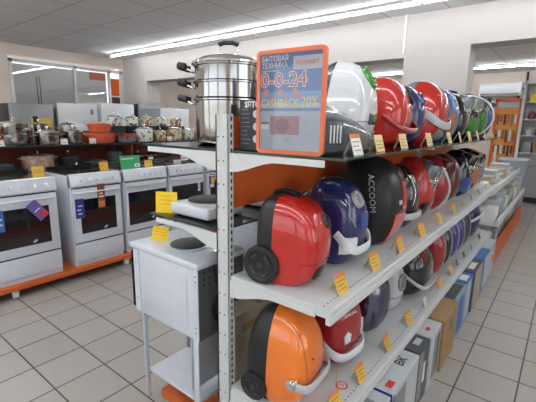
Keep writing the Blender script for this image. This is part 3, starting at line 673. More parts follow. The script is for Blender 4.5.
# black carton of the cookware behind the poster
t = thing('cookware_box', 'black printed carton with white lettering standing between the steel pot and the poster', 'box', (-.935, 1.087, ZT), 0)
bm = B(); box(bm, -.062, .062, 0, .12, 0.001, .185, .002); link('carton', bm, P('black_carton', (.03, .03, .035), rough=.45), t)
text('SЯTO', .030, PW_, t, (-.035, -.0006, .168), FY, align='LEFT', bold=.0006)
bm = B(); rnd = random.Random(3)
for k in range(9):
    z = .15-.0155*k; L = rnd.uniform(.03, .05); box(bm, -.052, -.052+L, -.0008, 0, z, z+.002)
for k in range(4): z = .14-.03*k; box(bm, .015, .056, -.0008, 0, z, z+.0018)
link('print_line', bm, GREY_PL, t)
bm = B()
for z in (.135, .09, .045): cyl(bm, (.02, -.0008, z), (.02, 0, z), .014, n=16)
link('picture_print', bm, SILVER_PL, t)

# steel stacking pot ---------------------------------------------------------
t = thing('steamer_pot', 'tall stacked stainless steel steamer with black side handles and glass lid', 'pot', (-1.335, 1.38, ZT-.0), .66)
R0 = .166
bm = B(); lathe(bm, [(R0*.80, 0), (R0*.93, .008), (R0*.96, .03), (R0*.97, .20), (R0*1.02, .204), (R0*1.02, .210), (R0*.97, .212)], n=48); p0 = link('stock_pot', bm, STEEL, t, 40)
for k, z in enumerate((.214, .290)):
    bm = B(); lathe(bm, [(R0*.93, z), (R0*.97, z+.004), (R0*.97, z+.066), (R0*1.02, z+.069), (R0*1.02, z+.074), (R0*.96, z+.076)], n=48); link('steamer_tier', bm, STEEL, t, 40)
bm = B(); lathe(bm, [(R0*1.03, .367), (R0*1.04, .372), (R0*1.02, .378), (R0*.80, .398), (R0*.45, .412), (.02, .418), (.0001, .418)], n=48); ld = link('lid', bm, P('grey_glass_lid', (.16, .165, .17), rough=.10, coat=1), t, 50)
bm = B(); lathe(bm, [(R0*1.035, .364), (R0*1.06, .368), (R0*1.06, .376), (R0*1.03, .379)], n=48); link('rim', bm, CHROME, ld, 40)
for sg in (-1, 1):
    bm = B(); tube(bm, [(sg*.045, 0, .408), (sg*.045, 0, .455), (sg*.035, 0, .466)], .004); link('knob_stem', bm, CHROME, ld, 60)
bm = B(); tube(bm, [(-.048, 0, .462), (-.02, 0, .472), (.02, 0, .472), (.048, 0, .462)], .011, n=10); link('knob', bm, BLACK_PL, ld, 60)
for z in (.352, .278, .205):
    for sg in (-1, 1):
        bm = B()
        tube(bm, [(sg*R0*.97, -.05, z-.02), (sg*(R0+.045), -.045, z), (sg*(R0+.06), 0, z+.005), (sg*(R0+.045), .045, z), (sg*R0*.97, .05, z-.02)], .005, n=8)
        h = link('side_handle', bm, CHROME, t, 60)
        bm = B(); tube(bm, [(sg*(R0+.03), -.052, z+.002), (sg*(R0+.065), -.035, z+.010), (sg*(R0+.078), 0, z+.012), (sg*(R0+.065), .035, z+.010), (sg*(R0+.03), .052, z+.002)], .008, n=8, rz=.016, up=(0, 0, 1)); link('grip', bm, BLACK_PL, h, 60)

# ------------------------------------------------------------------ small stove on its stand
PERF = dots_mat('perforated_back', (.10, .105, .11), [('Z', .30, .006, 'Y', .035, .28, 'X'), ('Z', .335, .006, 'Y', .035, .28, 'X'), ('Z', .27, .006, 'Y', .035, .28, 'X')], dark=(.004, .004, .004), rough=.5)
def tabletop_stove(label, loc, group=None):
    t = thing('tabletop_cooker', label, 'cooker', loc, 0, group)
    W, D, H = .505, .315, .385
    bm = B(); box(bm, 0, W-.004, .004, D, .0, H-.03, .003); link('body', bm, WHITE_ENAMEL, t, 40)
    bm = B(); box(bm, .075, W-.075, .0012, .006, .045, H-.075, .002); link('side_panel', bm, WHITE_ENAMEL, t, 40)
    bm = B(); box(bm, W-.028, W+.004, -.002, .004, .0, H-.03, .001); link('corner_flange', bm, WHITE_ENAMEL, t)
    bm = B(); box(bm, .006, .05, -.002, .004, .005, H-.035, .001); link('corner_flange', bm, WHITE_ENAMEL, t)
    for (x, z) in [(W-.012, q) for q in (.045, .07, H-.06, H-.085)]+[(.028, .08), (.028, .28)]:
        bm = B(); cyl(bm, (x, -.0035, z), (x, -.0015, z), .0045, n=10); link('screw', bm, GREY_PL, t)
    bm = B(); box(bm, -.022, W+.006, -.006, D+.006, H-.032, H, .010, 3); link('cooktop', bm, WHITE_ENAMEL, t, 40)
    bm = B(); box(bm, -.014, 0, .005, D-.005, .01, H-.04, .004); link('door', bm, BLACK_GL, t)
    bm = B(); box(bm, -.020, -.012, -.001, .012, .02, H-.05, .002); link('door_edge', bm, BLACK_GL, t)
    bm = B(); box(bm, W-.004, W, .006, D-.004, .0, H-.035); o = link('back_panel', bm, PERF, t)
    for q, (cx, cy) in enumerate(((.262, .158),)):
        bm = B(); lathe(bm, [(.112, 0), (.112, .005), (.092, .007)], n=36, c=(cx, cy, H)); b_ = link('burner_ring', bm, SILVER_PL, t, 40)
        bm = B(); lathe(bm, [(.092, 0), (.092, .010), (.086, .014), (.0001, .014)], n=36, c=(cx, cy, H)); link('burner_plate', bm, CAST, b_, 40)
    return t
st = tabletop_stove('white two-plate tabletop cooker with dark back standing on the white stand', (-1.735, 1.062, .522))
bm = B()
for k in range(3): tube(bm, [(-1.222+.008*math.cos(a*.5), 1.22+(.06+.008*k)*math.cos(a), .66+(.07+.008*k)*math.sin(a)) for a in [i*2*PI/16 for i in range(17)]], .0045, n=6)
tube(bm, [(-1.224, 1.16, .86), (-1.218, 1.17, .80), (-1.216, 1.20, .74)], .006)
tag(link('power_cord', bm, CABLE), 'coiled black power cord on the dark back of the tabletop cooker', 'cord')
t = thing('cooker_stand', 'white metal stand with a lower shelf under the tabletop cooker', 'stand', (-1.735, 1.062, 0))
for k, (x, y, w, z0) in enumerate(((.045, .012, .014, 0), (.475, .006, .04, 0), (.045, .30, .014, 0), (.475, .30, .03, .056))):
    bm = B(); box(bm, x-w/2, x+w/2, y, y+.006, z0, .520); box(bm, x-w/2, x-w/2+.004, y, y+.028, z0, .520); box(bm, x-w/2, x+w/2, y+.004, y+.014, z0, .012+z0); link('leg', bm, WHITE_ENAMEL, t)
bm = B(); box(bm, .055, .47, .03, .30, .155, .175, .003); link('lower_shelf', bm, WHITE_ENAMEL, t)
bm = B(); box(bm, .40, .415, .04, .29, .20, .50, .003); box(bm, .055, .40, .285, .295, .46, .5); link('rear_panel', bm, P('blue_grey_metal', (.42, .45, .50), rough=.4), t)
# another of the same kind farther along
tabletop_stove('white tabletop cooker with perforated dark back, seen through the rack behind the red vacuum', (-1.60, 1.60, .57), None)
t = thing('cooker_stand', 'white stand of the cooker seen through the rack', 'stand', (-1.60, 1.60, .055))
for (x, y) in ((.02, .01), (.47, .01), (.02, .29), (.47, .29)):
    bm = B(); box(bm, x, x+.02, y, y+.02, .0005, .513); link('leg', bm, WHITE_ENAMEL, t)
bm = B(); box(bm, .02, .49, .01, .31, .16, .175); link('lower_shelf', bm, WHITE_ENAMEL, t)
# hotplates on the glass
def hotplate(label, loc, w=.24, group=None):
    t = thing('hot_plate', label, 'hot plate', loc, 0, group)
    bm = B(); box(bm, -w/2, w/2, 0, .24, .006, .062, .014, 3); link('body', bm, WHITE_ENAMEL, t, 40)
    bm = B(); lathe(bm, [(.098, 0), (.098, .006), (.085, .008)], n=36, c=(0, .12, .062)); b_ = link('burner_ring', bm, SILVER_PL, t, 40)
    bm = B(); lathe(bm, [(.092, 0), (.092, .010), (.085, .014), (.0001, .014)], n=36, c=(0, .12, .065)); link('burner_plate', bm, CAST, b_, 40)
    for x in (-w/2+.03, w/2-.03):
        for y in (.03, .21):
            bm = B(); cyl(bm, (x, y, 0), (x, y, .008), .01, n=10); link('foot', bm, BLACK_PL, t)
    return t
hotplate('white single hot plate with black burner on the lower glass, left of the near post', (-1.325, 1.10, 1.0955), .26)
hotplate('white hot plate seen right of the near post on the lower glass', (-1.23, 1.48, 1.0955), .24)
hotplate('white hot plate standing farther back on the lower glass', (-1.23, 1.90, 1.0955), .24)
bm = B(); tube(bm, [(-1.15, 1.75, 1.10), (-1.12, 1.80, 1.14), (-1.17, 1.86, 1.15), (-1.20, 1.80, 1.11), (-1.14, 1.72, 1.102), (-1.12, 1.78, 1.13)], .006); tag(link('power_cord', bm, CABLE), 'black coiled cord between the hot plates seen through the rack', 'cord')
# yellow cards
def card(label, loc, rot, w, h):
    t = thing('price_card', label, 'price card', loc, rot=rot)
    bm = B(); box(bm, -w/2, w/2, -.0006, .0006, 0, h); link('card', bm, YELLOW2, t)
    bm = B()
    for k in range(3): box(bm, -w*.36, w*.30, -.001, -.0006, h*(.8-.2*k), h*(.8-.2*k)+.002)
    link('print_line', bm, TAGORANGE, t)
    bm = B(); prism(bm, [(.0006, h*.9), (.0012, h*.9), (h*.45, .001), (h*.44, .001)], 'x', -.01, .01); link('rear_prop', bm, YELLOW2, t)
card('bright yellow price card standing on the lower glass beside the hot plate', (-1.485, 1.10, 1.096), (-.08, 0, .50), .108, .102)
card('bright yellow price card leaning on the cooktop of the tabletop cooker', (-1.64, 1.16, .908), (-.30, .12, .62), .085, .078)
# carton on the lower shelf behind the orange vacuum
t = thing('carton', 'beige cardboard carton behind the black back of the orange vacuum', 'box', (-.965, 1.25, ZL), 0)
t.location = (-1.14, 1.16, .0); t['label'] = 'beige cardboard carton behind the rack posts near the orange vacuum'
bm = B(); box(bm, -.06, .05, 0, .40, .0555, .66, .002); link('carton_body', bm, BEIGE_CARD, t)
bm = B(); box(bm, -.055, .045, .18, .21, .66, .6606); box(bm, .05, .0506, .05, .30, .56, .60); link('packing_tape', bm, CARDBOARD, t)

# ------------------------------------------------------------------ boxes on the floor under the lower shelf
def carton(name, label, y0, y1, x0, x1, h, m, prints=(), z0=0.0, cat='box'):
    t = thing(name, label, cat, ((x0+x1)/2, (y0+y1)/2, z0), 0, 'cartons on the floor under the rack')
    a, b = (x1-x0)/2, (y1-y0)/2
    bm = B(); box(bm, -a, a, -b, b, 0, h, .003); link('carton_body', bm, m, t)
    for (pm, face, u0, u1, v0, v1) in prints:
        bm = B()
        if face == 'x': box(bm, a-.0002, a+.0008, -b+u0*2*b, -b+u1*2*b, v0*h, v1*h)
        elif face == 'y': box(bm, -a+u0*2*a, -a+u1*2*a, -b-.0008, -b+.0002, v0*h, v1*h)
        else: box(bm, -a+u0*2*a, -a+u1*2*a, -b+v0*2*b, -b+v1*2*b, h-.0002, h+.0008)
        link('print', bm, pm, t)
    return t
ZB = .352
def top_text(t, s, size, m, x, y, h): text(s, size, m, t, (x, y, h+.0012), (0, 0, PI/2), ext=.0004, bold=.001)
t = carton('appliance_box', 'pale grey carton with dark letters on top, nearest under the rack', 1.26, 1.50, -.76, -.470, ZB, LIGHTBOX, [(PRINT_RED, 'z', .80, .92, .1, .2), (GREY_PL, 'z', .72, .92, .40, .52), (GREY_PL, 'z', .72, .92, .58, .70)])
t = carton('appliance_box', 'light grey carton with red mark and dark letters on its top', 1.515, 1.90, -.76, -.468, ZB, LIGHTBOX, [(DEEPBLUE_PRINT, 'y', .0, 1, .70, 1), (PRINT_RED, 'z', .82, .93, .10, .24), (GREY_PL, 'x', .05, .5, .1, .9), (PRINT_PURPLE, 'x', .02, .10, .3, .95), (YELLOW, 'x', .2, .25, .2, .6), (SILVER_PL, 'x', .30, .33, .2, .6)])
top_text(t, 'ВК', .06, INK_BLACK, .09, .08, ZB)
t = carton('appliance_box', 'black printed carton with grey picture between the two light grey ones', 1.915, 2.10, -.76, -.470, ZB, P('dark_carton', (.07, .075, .08), rough=.5), [(SILVER_PL, 'z', .78, .90, .4, .8), (WHITE_CARD, 'x', .5, .72, .35, .7), (GREY_PL, 'x', .05, .45, .1, .95)])
t = carton('appliance_box', 'light grey carton beside the brown cardboard box', 2.115, 2.33, -.76, -.465, ZB, LIGHTBOX, [(GREY_PL, 'x', .35, .9, .1, .9), (DARK_GREY, 'x', .7, .85, .2, .9), (PRINT_RED, 'z', .80, .88, .3, .5)])
t = carton('cardboard_box', 'plain brown cardboard box with white handling marks under the rack', 2.36, 2.70, -.74, -.455, ZB, CARDBOARD, [(DARK_GREY, 'x', .50, .70, .60, .82), (WHITE_CARD, 'y', .62, .80, .38, .66)])
bm = B()
for z in (.42, .51, .60): box(bm, .055, .080, -.1718, -.1708, z*ZB-.008, z*ZB+.008)
link('handling_mark', bm, INK_BLACK, t)
t = carton('appliance_box', 'grey blue carton with black top behind the brown cardboard box', 2.72, 3.06, -.76, -.470, ZB, P('blue_grey_carton', (.26, .31, .40), rough=.5), [(DARK_GREY, 'z', 0, .95, 0, .9), (PRINT_BLUE, 'x', .3, .8, .1, .9), (WHITE_CARD, 'x', .05, .15, .3, .6)])
carton('appliance_box', 'blue topped carton under the slim vacuums', 3.08, 3.34, -.76, -.475, ZB, PRINT_BLUE, [(LIGHTBOX, 'x', .1, .7, .05, .95), (WHITE_CARD, 'z', .75, .95, .2, .7)])
carton('appliance_box', 'black and beige carton beside the blue topped one', 3.36, 3.74, -.76, -.470, ZB, DARK_GREY, [(BEIGE_CARD, 'x', .15, .98, .03, .97), (WHITE_CARD, 'z', .75, .92, .2, .7)])
carton('appliance_box', 'blue and white carton near the far end under the rack', 3.76, 4.14, -.76, -.475, ZB, P('mid_blue_carton', (.05, .16, .42), rough=.5), [(LIGHTBOX, 'x', .35, .98, .05, .95)])
carton('appliance_box', 'white carton at the far end under the rack', 4.16, 4.55, -.76, -.480, ZB, LIGHTBOX, [(PRINT_RED, 'x', .6, .8, .4, .6)])

# ------------------------------------------------------------------ second rack beyond, with wire-fronted bins
t = thing('basket_rack', 'low white rack with orange kickboard and front rails beyond the vacuum rack', 'shelving', (0, 0, 0))
bm = B(); box(bm, -.53, -.50, 4.72, 7.6, 0, .22); link('kickboard', bm, ORANGE_BASE, t)
for z, dx in ((.48, 0), (.80, -.10)):
    bm = B(); box(bm, -1.0, -.52+dx, 4.72, 7.6, z-.03, z); link('shelf_board', bm, WHITE_METAL, t)
    bm = B(); box(bm, -.52+dx, -.50+dx, 4.72, 7.6, z-.03, z+.05, .003); link('front_rail', bm, WHITE_METAL, t)
for y in (4.74, 7.55):
    bm = B(); box(bm, -1.02, -.98, y, y+.04, 0, 1.2); link('post', bm, WHITE_METAL, t)
rnd = random.Random(11)
pal = [(WHITE_CARD, 'white'), (LIGHTBOX, 'light grey'), (P('pale_blue_carton', (.42, .50, .56), rough=.5), 'pale blue'), (WHITE_CARD, 'plain white'), (P('silver_grey_carton', (.32, .33, .34), rough=.5), 'silver grey'), (BEIGE_CARD, 'beige')]
def item_box(label, x, y, z, sx, sy, sz, m, grp, band):
    t = thing('packaged_item', label, 'box', (x, y, z), rnd.uniform(-.05, .05), grp)
    bm = B(); box(bm, -sx/2, sx/2, -sy/2, sy/2, 0.0005, sz, .003); link('carton_body', bm, m, t)
    bm = B(); box(bm, sx/2-.0005, sx/2+.001, -sy*.35, sy*.35, sz*.4, sz*.8); box(bm, -sx*.3, sx*.3, -sy*.35, sy*.35, sz-.0005, sz+.001); link('print', bm, band, t)
y = 4.85
for k in range(9):
    m, nm = pal[k % len(pal)]; item_box('small %s package on the lower board of the far basket rack' % nm, -.68, y, .48, .26, .24, .16+.05*(k % 3), m, 'packages on the lower board of the basket rack', pal[(k+3) % 6][0]); y += .30
y = 4.92
for k in range(7):
    m, nm = pal[(k*2+3) % len(pal)]; item_box('small %s package on the upper board of the far basket rack' % nm, -.80, y, .80, .24, .26, .10+.04*(k % 3), m, 'packages on the upper board of the basket rack', pal[(k+1) % 6][0]); y += .36
y = 4.86
for k in range(6):
    m, nm = pal[(k*3+1) % len(pal)]; item_box('%s package on the floor behind the orange kickboard' % nm, -.72, y, 0, .30, .36, .30, m, 'packages on the floor of the basket rack', pal[(k+2) % 6][0]); y += .44
# plastic storage bins stacked behind
def bin_(label, loc, sx, sy, sz):
    t = thing('storage_bin', label, 'storage bin', loc, 0, 'translucent storage bins')
    bm = B(); lo = .92
    for (a, b, c, d) in ((-1, 1, -1, -1), (-1, 1, 1, 1), (-1, -1, -1, 1), (1, 1, -1, 1)):
        q = [(a*sx/2*lo, c*sy/2*lo, .002), (b*sx/2*lo, d*sy/2*lo, .002), (b*sx/2, d*sy/2, sz), (a*sx/2, c*sy/2, sz)]
        bm.faces.new([bm.verts.new(p) for p in q])
    bm.faces.new([bm.verts.new((i*sx/2*lo, j*sy/2*lo, .002)) for i, j in ((-1, -1), (1, -1), (1, 1), (-1, 1))])
    r = bmesh.ops.solidify(bm, geom=bm.faces[:], thickness=.004); link('bin_body', bm, TRAN_PL, t)
    bm = B(); box(bm, -sx/2-.012, sx/2+.012, -sy/2-.012, sy/2+.012, sz, sz+.025, .006); link('bin_lid', bm, P('bluish_lid', (.55, .62, .72), rough=.3), t, 40)
bin_('tall translucent storage bin with bluish lid standing past the rack end', (-.74, 7.95, .0), .42, .50, .96)
# orange pegboard stand with tools
t = thing('pegboard_display', 'orange pegboard display stand hung with small packets beyond the rack', 'display stand', (-1.13, 9.55, 0))
bm = B(); box(bm, -.24, .24, 0, .03, 0.001, 2.08); link('board', bm, P('orange_pegboard', (.78, .30, .05), rough=.5), t)
bm = B(); box(bm, -.24, -.20, -.04, 0, 0.001, 2.10); box(bm, .20, .24, -.04, 0, 0.001, 2.10); box(bm, -.24, .24, -.04, 0, 2.04, 2.10); link('frame', bm, ORANGE_PANEL, t)
bm = B(); box(bm, -.19, .19, -.03, -.001, 1.92, 2.03); link('header', bm, LIGHTBOX, t)
for r_, (z, h) in enumerate(((1.78, .26), (1.46, .26), (1.14, .24))):
    for c_ in range(6):
        bm = B(); x = -.16+c_*.064; box(bm, x-.018, x+.018, -.03, -.022, z-h*rnd.uniform(.6, 1), z); cyl(bm, (x, 0, z-.01), (x, -.04, z-.01), .003, n=6)
        tag(link('hanging_packet', bm, rnd.choice([DARK_GREY, PRINT_RED, WHITE_CARD, BLACK_PL, CARDBOARD]), None, loc=(-1.13, 9.55, 0)), 'small hanging packet on the orange pegboard, %s row' % ('upper', 'middle', 'lower')[r_], 'packet', 'packets on the orange pegboard, %s row' % ('upper', 'middle', 'lower')[r_])
# white shelf display with goods
t = thing('goods_cabinet', 'white open shelf cabinet with grey base full of small goods at the far end', 'cabinet', (-.30, 9.5, 0))
bm = B(); box(bm, -.58, -.53, -.2, .3, .05, 2.40); box(bm, .75, .80, -.2, .3, .05, 2.40); box(bm, -.58, .80, .28, .3, .05, 2.40); box(bm, -.58, .80, -.2, .3, 2.36, 2.42); link('frame', bm, WHITE_METAL, t)
for z in (2.02, 1.68, 1.36, 1.02):
    bm = B(); box(bm, -.53, .75, -.18, .28, z-.02, z); link('shelf_board', bm, WHITE_METAL, t)
bm = B(); box(bm, -.53, .75, -.19, .28, .12, .74, .004); link('base_cupboard', bm, P('mid_grey_front', (.30, .31, .33), rough=.4), t)
bm = B(); box(bm, -.53, .75, -.15, .25, .0, .11); link('toe_kick', bm, BLACK_PL, t)
goods = [(1.02, [GREY_PL, CARDBOARD, DARK_GREY], 'brown and grey'), (1.36, [SILVER_PL, DARK_GREY, GREY_PL], 'silver and grey'), (1.68, [WINE, DARK_GREY, BROWN_PRINT], 'dark red'), (2.02, [YELLOW2, WHITE_CARD, YELLOW], 'yellow and white')]
for z, ms, nm in goods:
    for k in range(7):
        x = -.78+.09+k*.17; h = rnd.uniform(.15, .25); bm = B()
        if nm.startswith('silver'):
            lathe(bm, [(.05, 0.001), (.07, .01), (.075, h*.7), (.03, h), (.0001, h)], n=16)
        elif nm == 'dark red':
            lathe(bm, [(.05, 0.001), (.068, .03), (.06, h*.6), (.045, h*.8), (.05, h), (.0001, h)], n=16); tube(bm, [(.06, 0, h*.2), (.085, 0, h*.4), (.055, 0, h*.75)], .008)
        else: box(bm, -.065, .065, -.06, .06, 0.001, h, .006)
        tag(link('shelf_good', bm, ms[k % 3], None, 40, loc=(x, 9.42, z)), '%s small appliance or packet on the far cabinet shelf' % nm, 'goods', 'small %s goods on the far cabinet' % nm)

# ------------------------------------------------------------------ row of cookers on the left
t = thing('cooker_platform', 'orange platform with white feet under the row of white cookers', 'platform', (0, 0, 0))
bm = B(); box(bm, -4.15, -3.545, .30, 4.4, .085, .125, .003); link('platform_board', bm, ORANGE_BASE, t)
for y in (.55, 1.06, 2.12, 3.2, 4.2):
    for x in (-3.60, -4.08):
        bm = B(); box(bm, x-.025, x+.02, y-.025, y+.025, .03, .084, .003); cyl(bm, (x-.002, y-.02, .026), (x-.002, y+.02, .026), .025, n=16); link('foot', bm, WHITE_PLAST, t, 40)
def range_cooker(label, y0, y1, kind=0, win=(.14, .86, .44, .86)):
    W = y1-y0; t = thing('range_cooker', label, 'cooker', (-4.15, y0, .126), 0, 'white range cookers in a row'); X = .56; H = .90
    bm = B(); box(bm, 0, X-.02, 0, W, 0, H-.02, .004); link('body', bm, WHITE_ENAMEL, t, 40)
    bm = B(); prism(bm, [(X-.02, .775), (X-.001, .775), (X+.012, .79), (X-.012, H-.008), (X-.03, H), (X-.06, H), (X-.06, .775)], 'y', 0, W); cp = link('control_panel', bm, WHITE_ENAMEL, t, 30)
    for k in range(6 if kind else 5):
        yy = W*(.22+.64*k/(5 if kind else 4)); bm = B()
        z = .835; x = X+.005; cyl(bm, (x-.012, yy, z), (x+.014, yy, z+.003), .019, .015, n=18); box(bm, x+.010, x+.020, yy-.003, yy+.003, z-.013, z+.016); link('knob', bm, WHITE_PLAST, cp, 40)
    bm = B(); box(bm, X-.022, X+.004, .006, W-.006, .235, .762, .006); d = link('oven_door', bm, WHITE_ENAMEL, t, 40)
    bm = B(); box(bm, X+.003, X+.006, W*win[0], W*win[1], .235+.527*(win[2]-.40)/.6+.05, .235+.527*.80); link('door_window', bm, BLACK_GL, d)
    bm = B(); tube(bm, [(X+.002, W*.04, .725), (X+.034, W*.08, .727), (X+.036, W*.5, .727), (X+.034, W*.92, .727), (X+.002, W*.96, .725)], .008, n=8, rz=.013, up=(1, 0, 0)); link('door_handle', bm, WHITE_PLAST if not kind else SILVER_PL, d, 60)
    bm = B(); prism(bm, [(.0, -.010), (.022, .010), (.011, .022), (-.022, .0)], 'x', X+.0058, X+.0066)
    o = link('badge', bm, SILVER_PL, d, loc=(0, W*.62, .345))
    bm = B(); box(bm, X-.022, X+.003, .006, W-.006, .045, .222, .006); link('drawer', bm, WHITE_ENAMEL, t, 40)
    for z in (.2225, .7625):
        bm = B(); box(bm, X-.0195, X-.006, .008, W-.008, z, z+.012); link('gap_shade_strip', bm, BLACK_PL, t)  # black strip stands in for the shade in the gaps round the oven door
    bm = B(); box(bm, X-.04, X-.012, .01, W-.01, 0.001, .04); link('toe_panel', bm, WHITE_ENAMEL, t)
    bm = B(); box(bm, .03, X-.065, .02, W-.02, H-.021, H-.004, .003); ct = link('cooktop', bm, P('dark_cooktop', (.03, .03, .032), rough=.12, coat=.8), t)
    if kind == 1:
        for (cx, cy) in ((.15, W*.28), (.15, W*.72), (.38, W*.28), (.38, W*.72)):
            bm = B(); lathe(bm, [(.07, 0), (.07, .012), (.0001, .014)], n=20, c=(cx, cy, H-.004)); link('burner_plate', bm, CAST, ct, 40)
    bm = B(); box(bm, 0.0, .022, .02, W-.02, H-.02, H+.03, .004); link('rear_splash', bm, BLACK_GL if kind != 1 else DARK_GREY, t)
    return t
range_cooker('white range cooker at the left edge with blue flyer and purple hang tag', .90, 1.475)
range_cooker('white range cooker with brown hang tag and blue flyer, second from the left', 1.60, 2.105)
range_cooker('white range cooker with six knobs under the green leaflet', 2.15, 2.68, 1, win=(.06, .97, .42, .86))
range_cooker('white range cooker right of the one with the green leaflet', 2.72, 3.25, 1, win=(.06, .97, .42, .86))
range_cooker('white range cooker with small yellow sticker just left of the rack post', 3.30, 3.85, 1, win=(.10, .92, .42, .86))
XD = -4.15+.56+.04
def flyer(name, label, y, z, w, h, m, rot=0, bands=(), cat='flyer', x=XD-.030):
    t = thing(name, label, cat, (x, y, z), rot=(rot, 0, 0)); bm = B(); box(bm, 0, .0015, -w/2, w/2, -h/2, h/2); link('sheet', bm, m, t)
    for (bmtl, v0, v1, u0, u1) in bands:
        bm = B(); box(bm, .0013, .0022, -w/2+u0*w, -w/2+u1*w, -h/2+v0*h, -h/2+v1*h); link('print', bm, bmtl, t)
flyer('flyer', 'blue flyer on the door of the cooker at the left edge', 1.005, .70, .07, .18, PRINT_BLUE, 0, [(WHITE_CARD, .55, .62, .2, .8), (WHITE_CARD, .3, .36, .2, .8)])
flyer('hang_tag', 'purple hang tag dangling askew on the leftmost cooker door', 1.29, .755, .095, .18, PRINT_PURPLE, .65, [(PRINT_RED, .05, .33, .35, .95), (WHITE_CARD, .5, .55, .2, .8)], 'tag', x=-3.552)
flyer('flyer', 'deep blue flyer with white script on the second cooker door', 1.665, .70, .085, .19, DEEPBLUE_PRINT, 0, [(WHITE_CARD, .6, .66, .3, .8), (WHITE_CARD, .4, .46, .2, .6), (WHITE_CARD, .2, .26, .3, .7)])
flyer('hang_tag', 'brown and orange hang tag hanging from the second cooker handle', 1.87, .80, .075, .24, BROWN_PRINT, 0, [(WHITE_CARD, .45, .52, .2, .8), (WHITE_CARD, .58, .64, .2, .7), (TAGORANGE, .05, .3, .1, .9)], 'tag', x=-3.552)
flyer('sticker', 'yellow and purple sticker on the cooker beside the rack post', 3.38, .78, .10, .18, PRINT_PURPLE, 0, [(YELLOW2, .35, .75, .4, .95), (WHITE_CARD, .05, .3, .2, .8)], 'sticker')
flyer('sticker', 'white label strip on the fourth cooker door', 3.16, .74, .035, .12, WHITE_CARD, 0, [(GREY_PL, .2, .8, .3, .7)], 'sticker', x=-3.582)
# cards standing on the cookers
def stand_card(name, label, x, y, z, w, h, m, bands=(), cat='price card', group=None):
    t = thing(name, label, cat, (x, y, z), rot=(0, -.18, .0)); bm = B(); box(bm, 0, .0015, -w/2, w/2, 0.001, h); link('card', bm, m, t)
    if group: t['group'] = group
    for (bmtl, v0, v1, u0, u1) in bands:
        bm = B(); box(bm, .0013, .0022, -w/2+u0*w, -w/2+u1*w, v0*h, v1*h); link('print', bm, bmtl, t)
    bm = B(); prism(bm, [(-.001, h*.9), (0, h*.9), (-h*.30, .001+h*.055), (-h*.31, .001+h*.055)], 'y', -w*.1, w*.1); link('rear_prop', bm, m, t)
ZC = 1.0268
stand_card('price_card', 'yellow price card on top of the leftmost cooker', -3.66, 1.37, ZC, .10, .095, YELLOW, [(INK, .6, .63, .1, .7), (INK, .4, .43, .1, .8)])
stand_card('price_card', 'yellow price card on top of the second cooker', -3.66, 1.98, ZC, .09, .095, YELLOW, [(INK, .6, .63, .1, .7), (TAGORANGE, .85, 1, 0, 1)])
stand_card('price_card', 'yellow price card beside the green leaflet on the third cooker', -3.66, 2.50, ZC, .10, .075, YELLOW, [(INK, .6, .63, .1, .7)])
stand_card('leaflet', 'green leaflet with white lettering on the third cooker', -3.66, 2.28, ZC, .23, .14, PRINT_GREEN, [(WHITE_CARD, .72, .80, .08, .7), (WHITE_CARD, .1, .35, .70, .98), (PRINT_RED, .15, .28, .76, .9)], 'leaflet')
stand_card('price_card', 'white card with red print on the fourth cooker, left', -3.70, 2.93, ZC, .11, .06, WHITE_CARD, [(PRINT_RED, .75, 1, 0, 1), (INK, .3, .4, .1, .8)])
stand_card('price_card', 'white card with red print lying higher on the fourth cooker, right', -3.95, 3.25, ZC, .12, .09, WHITE_CARD, [(PRINT_RED, .75, 1, 0, 1), (INK, .3, .4, .1, .8)])

# ------------------------------------------------------------------ pot shelving behind the cookers
t = thing('pot_rack', 'dark shelf rack with red-brown back boards holding pots behind the cookers', 'shelving', (0, 0, 0))
for z in (1.27, 1.012):
    bm = B(); box(bm, -4.62, -4.18, .6, 4.6, z-.018, z, .002); link('shelf_board', bm, DARK_SHELF, t)
bm = B(); box(bm, -4.66, -4.63, .6, 4.6, .05, 1.40); link('back_board', bm, BROWN_PANEL, t)
for y in (.6, 2.662, 4.57):
    bm = B(); box(bm, -4.62, -4.24, y, y+.02, .0, 1.25); link('side_board', bm, BROWN_PANEL, t)
bm = B(); box(bm, -4.22, -4.19, .62, 4.56, .60, .992); link('front_board', bm, BROWN_PANEL, t)
bm = B(); box(bm, -4.195, -4.18, .62, 4.56, .90, .96); link('lower_rail', bm, DARK_SHELF, t)

def pot(label, loc, r, h, m, lidm=None, knobm=None, group=None, handles=True, handlem=None, flare=1.0, long_handle=None, rz=0, cat='pot', name='cooking_pot', lid=True, knob_h=.03):
    t = thing(name, label, cat, loc, rz, group); lidm = lidm or m; knobm = knobm or m; handlem = handlem or m
    bm = B(); lathe(bm, [(r*.80/flare, .0), (r*.93/flare, .004), (r*.97/flare, .015), (r, h-.004), (r*1.03, h-.002), (r*1.03, h), (r*.97, h)], n=28); link('body', bm, m, t, 40)
    if lid:
        bm = B(); lathe(bm, [(r*1.01, h+.0005), (r*1.01, h+.004), (r*.85, h+.014), (r*.4, h+.024), (.0001, h+.026)], n=28); l = link('lid', bm, lidm, t, 50)
        bm = B(); lathe(bm, [(.006, h+.024), (.006, h+.024+knob_h*.5), (.016, h+.024+knob_h*.7), (.014, h+.024+knob_h), (.0001, h+.025+knob_h)], n=14); link('lid_knob', bm, knobm, l, 50)
    if handles:
        for sg in (-1, 1):
            bm = B(); tube(bm, [(-.028, sg*r*.97, h*.80), (-.024, sg*(r+.028), h*.84), (.024, sg*(r+.028), h*.84), (.028, sg*r*.97, h*.80)], .005, n=6); link('side_handle', bm, handlem, t, 60)
    if long_handle:
        bm = B(); tube(bm, [(r*.9, 0, h*.8), (r+.05, 0, h*.95), (r+.16, 0, h*1.05)], .008, n=8, rz=.012, up=(0, 0, 1)); link('long_handle', bm, long_handle, t, 60)
    return t
XS = -4.36
Z1, Z2 = 1.2705, 1.0125
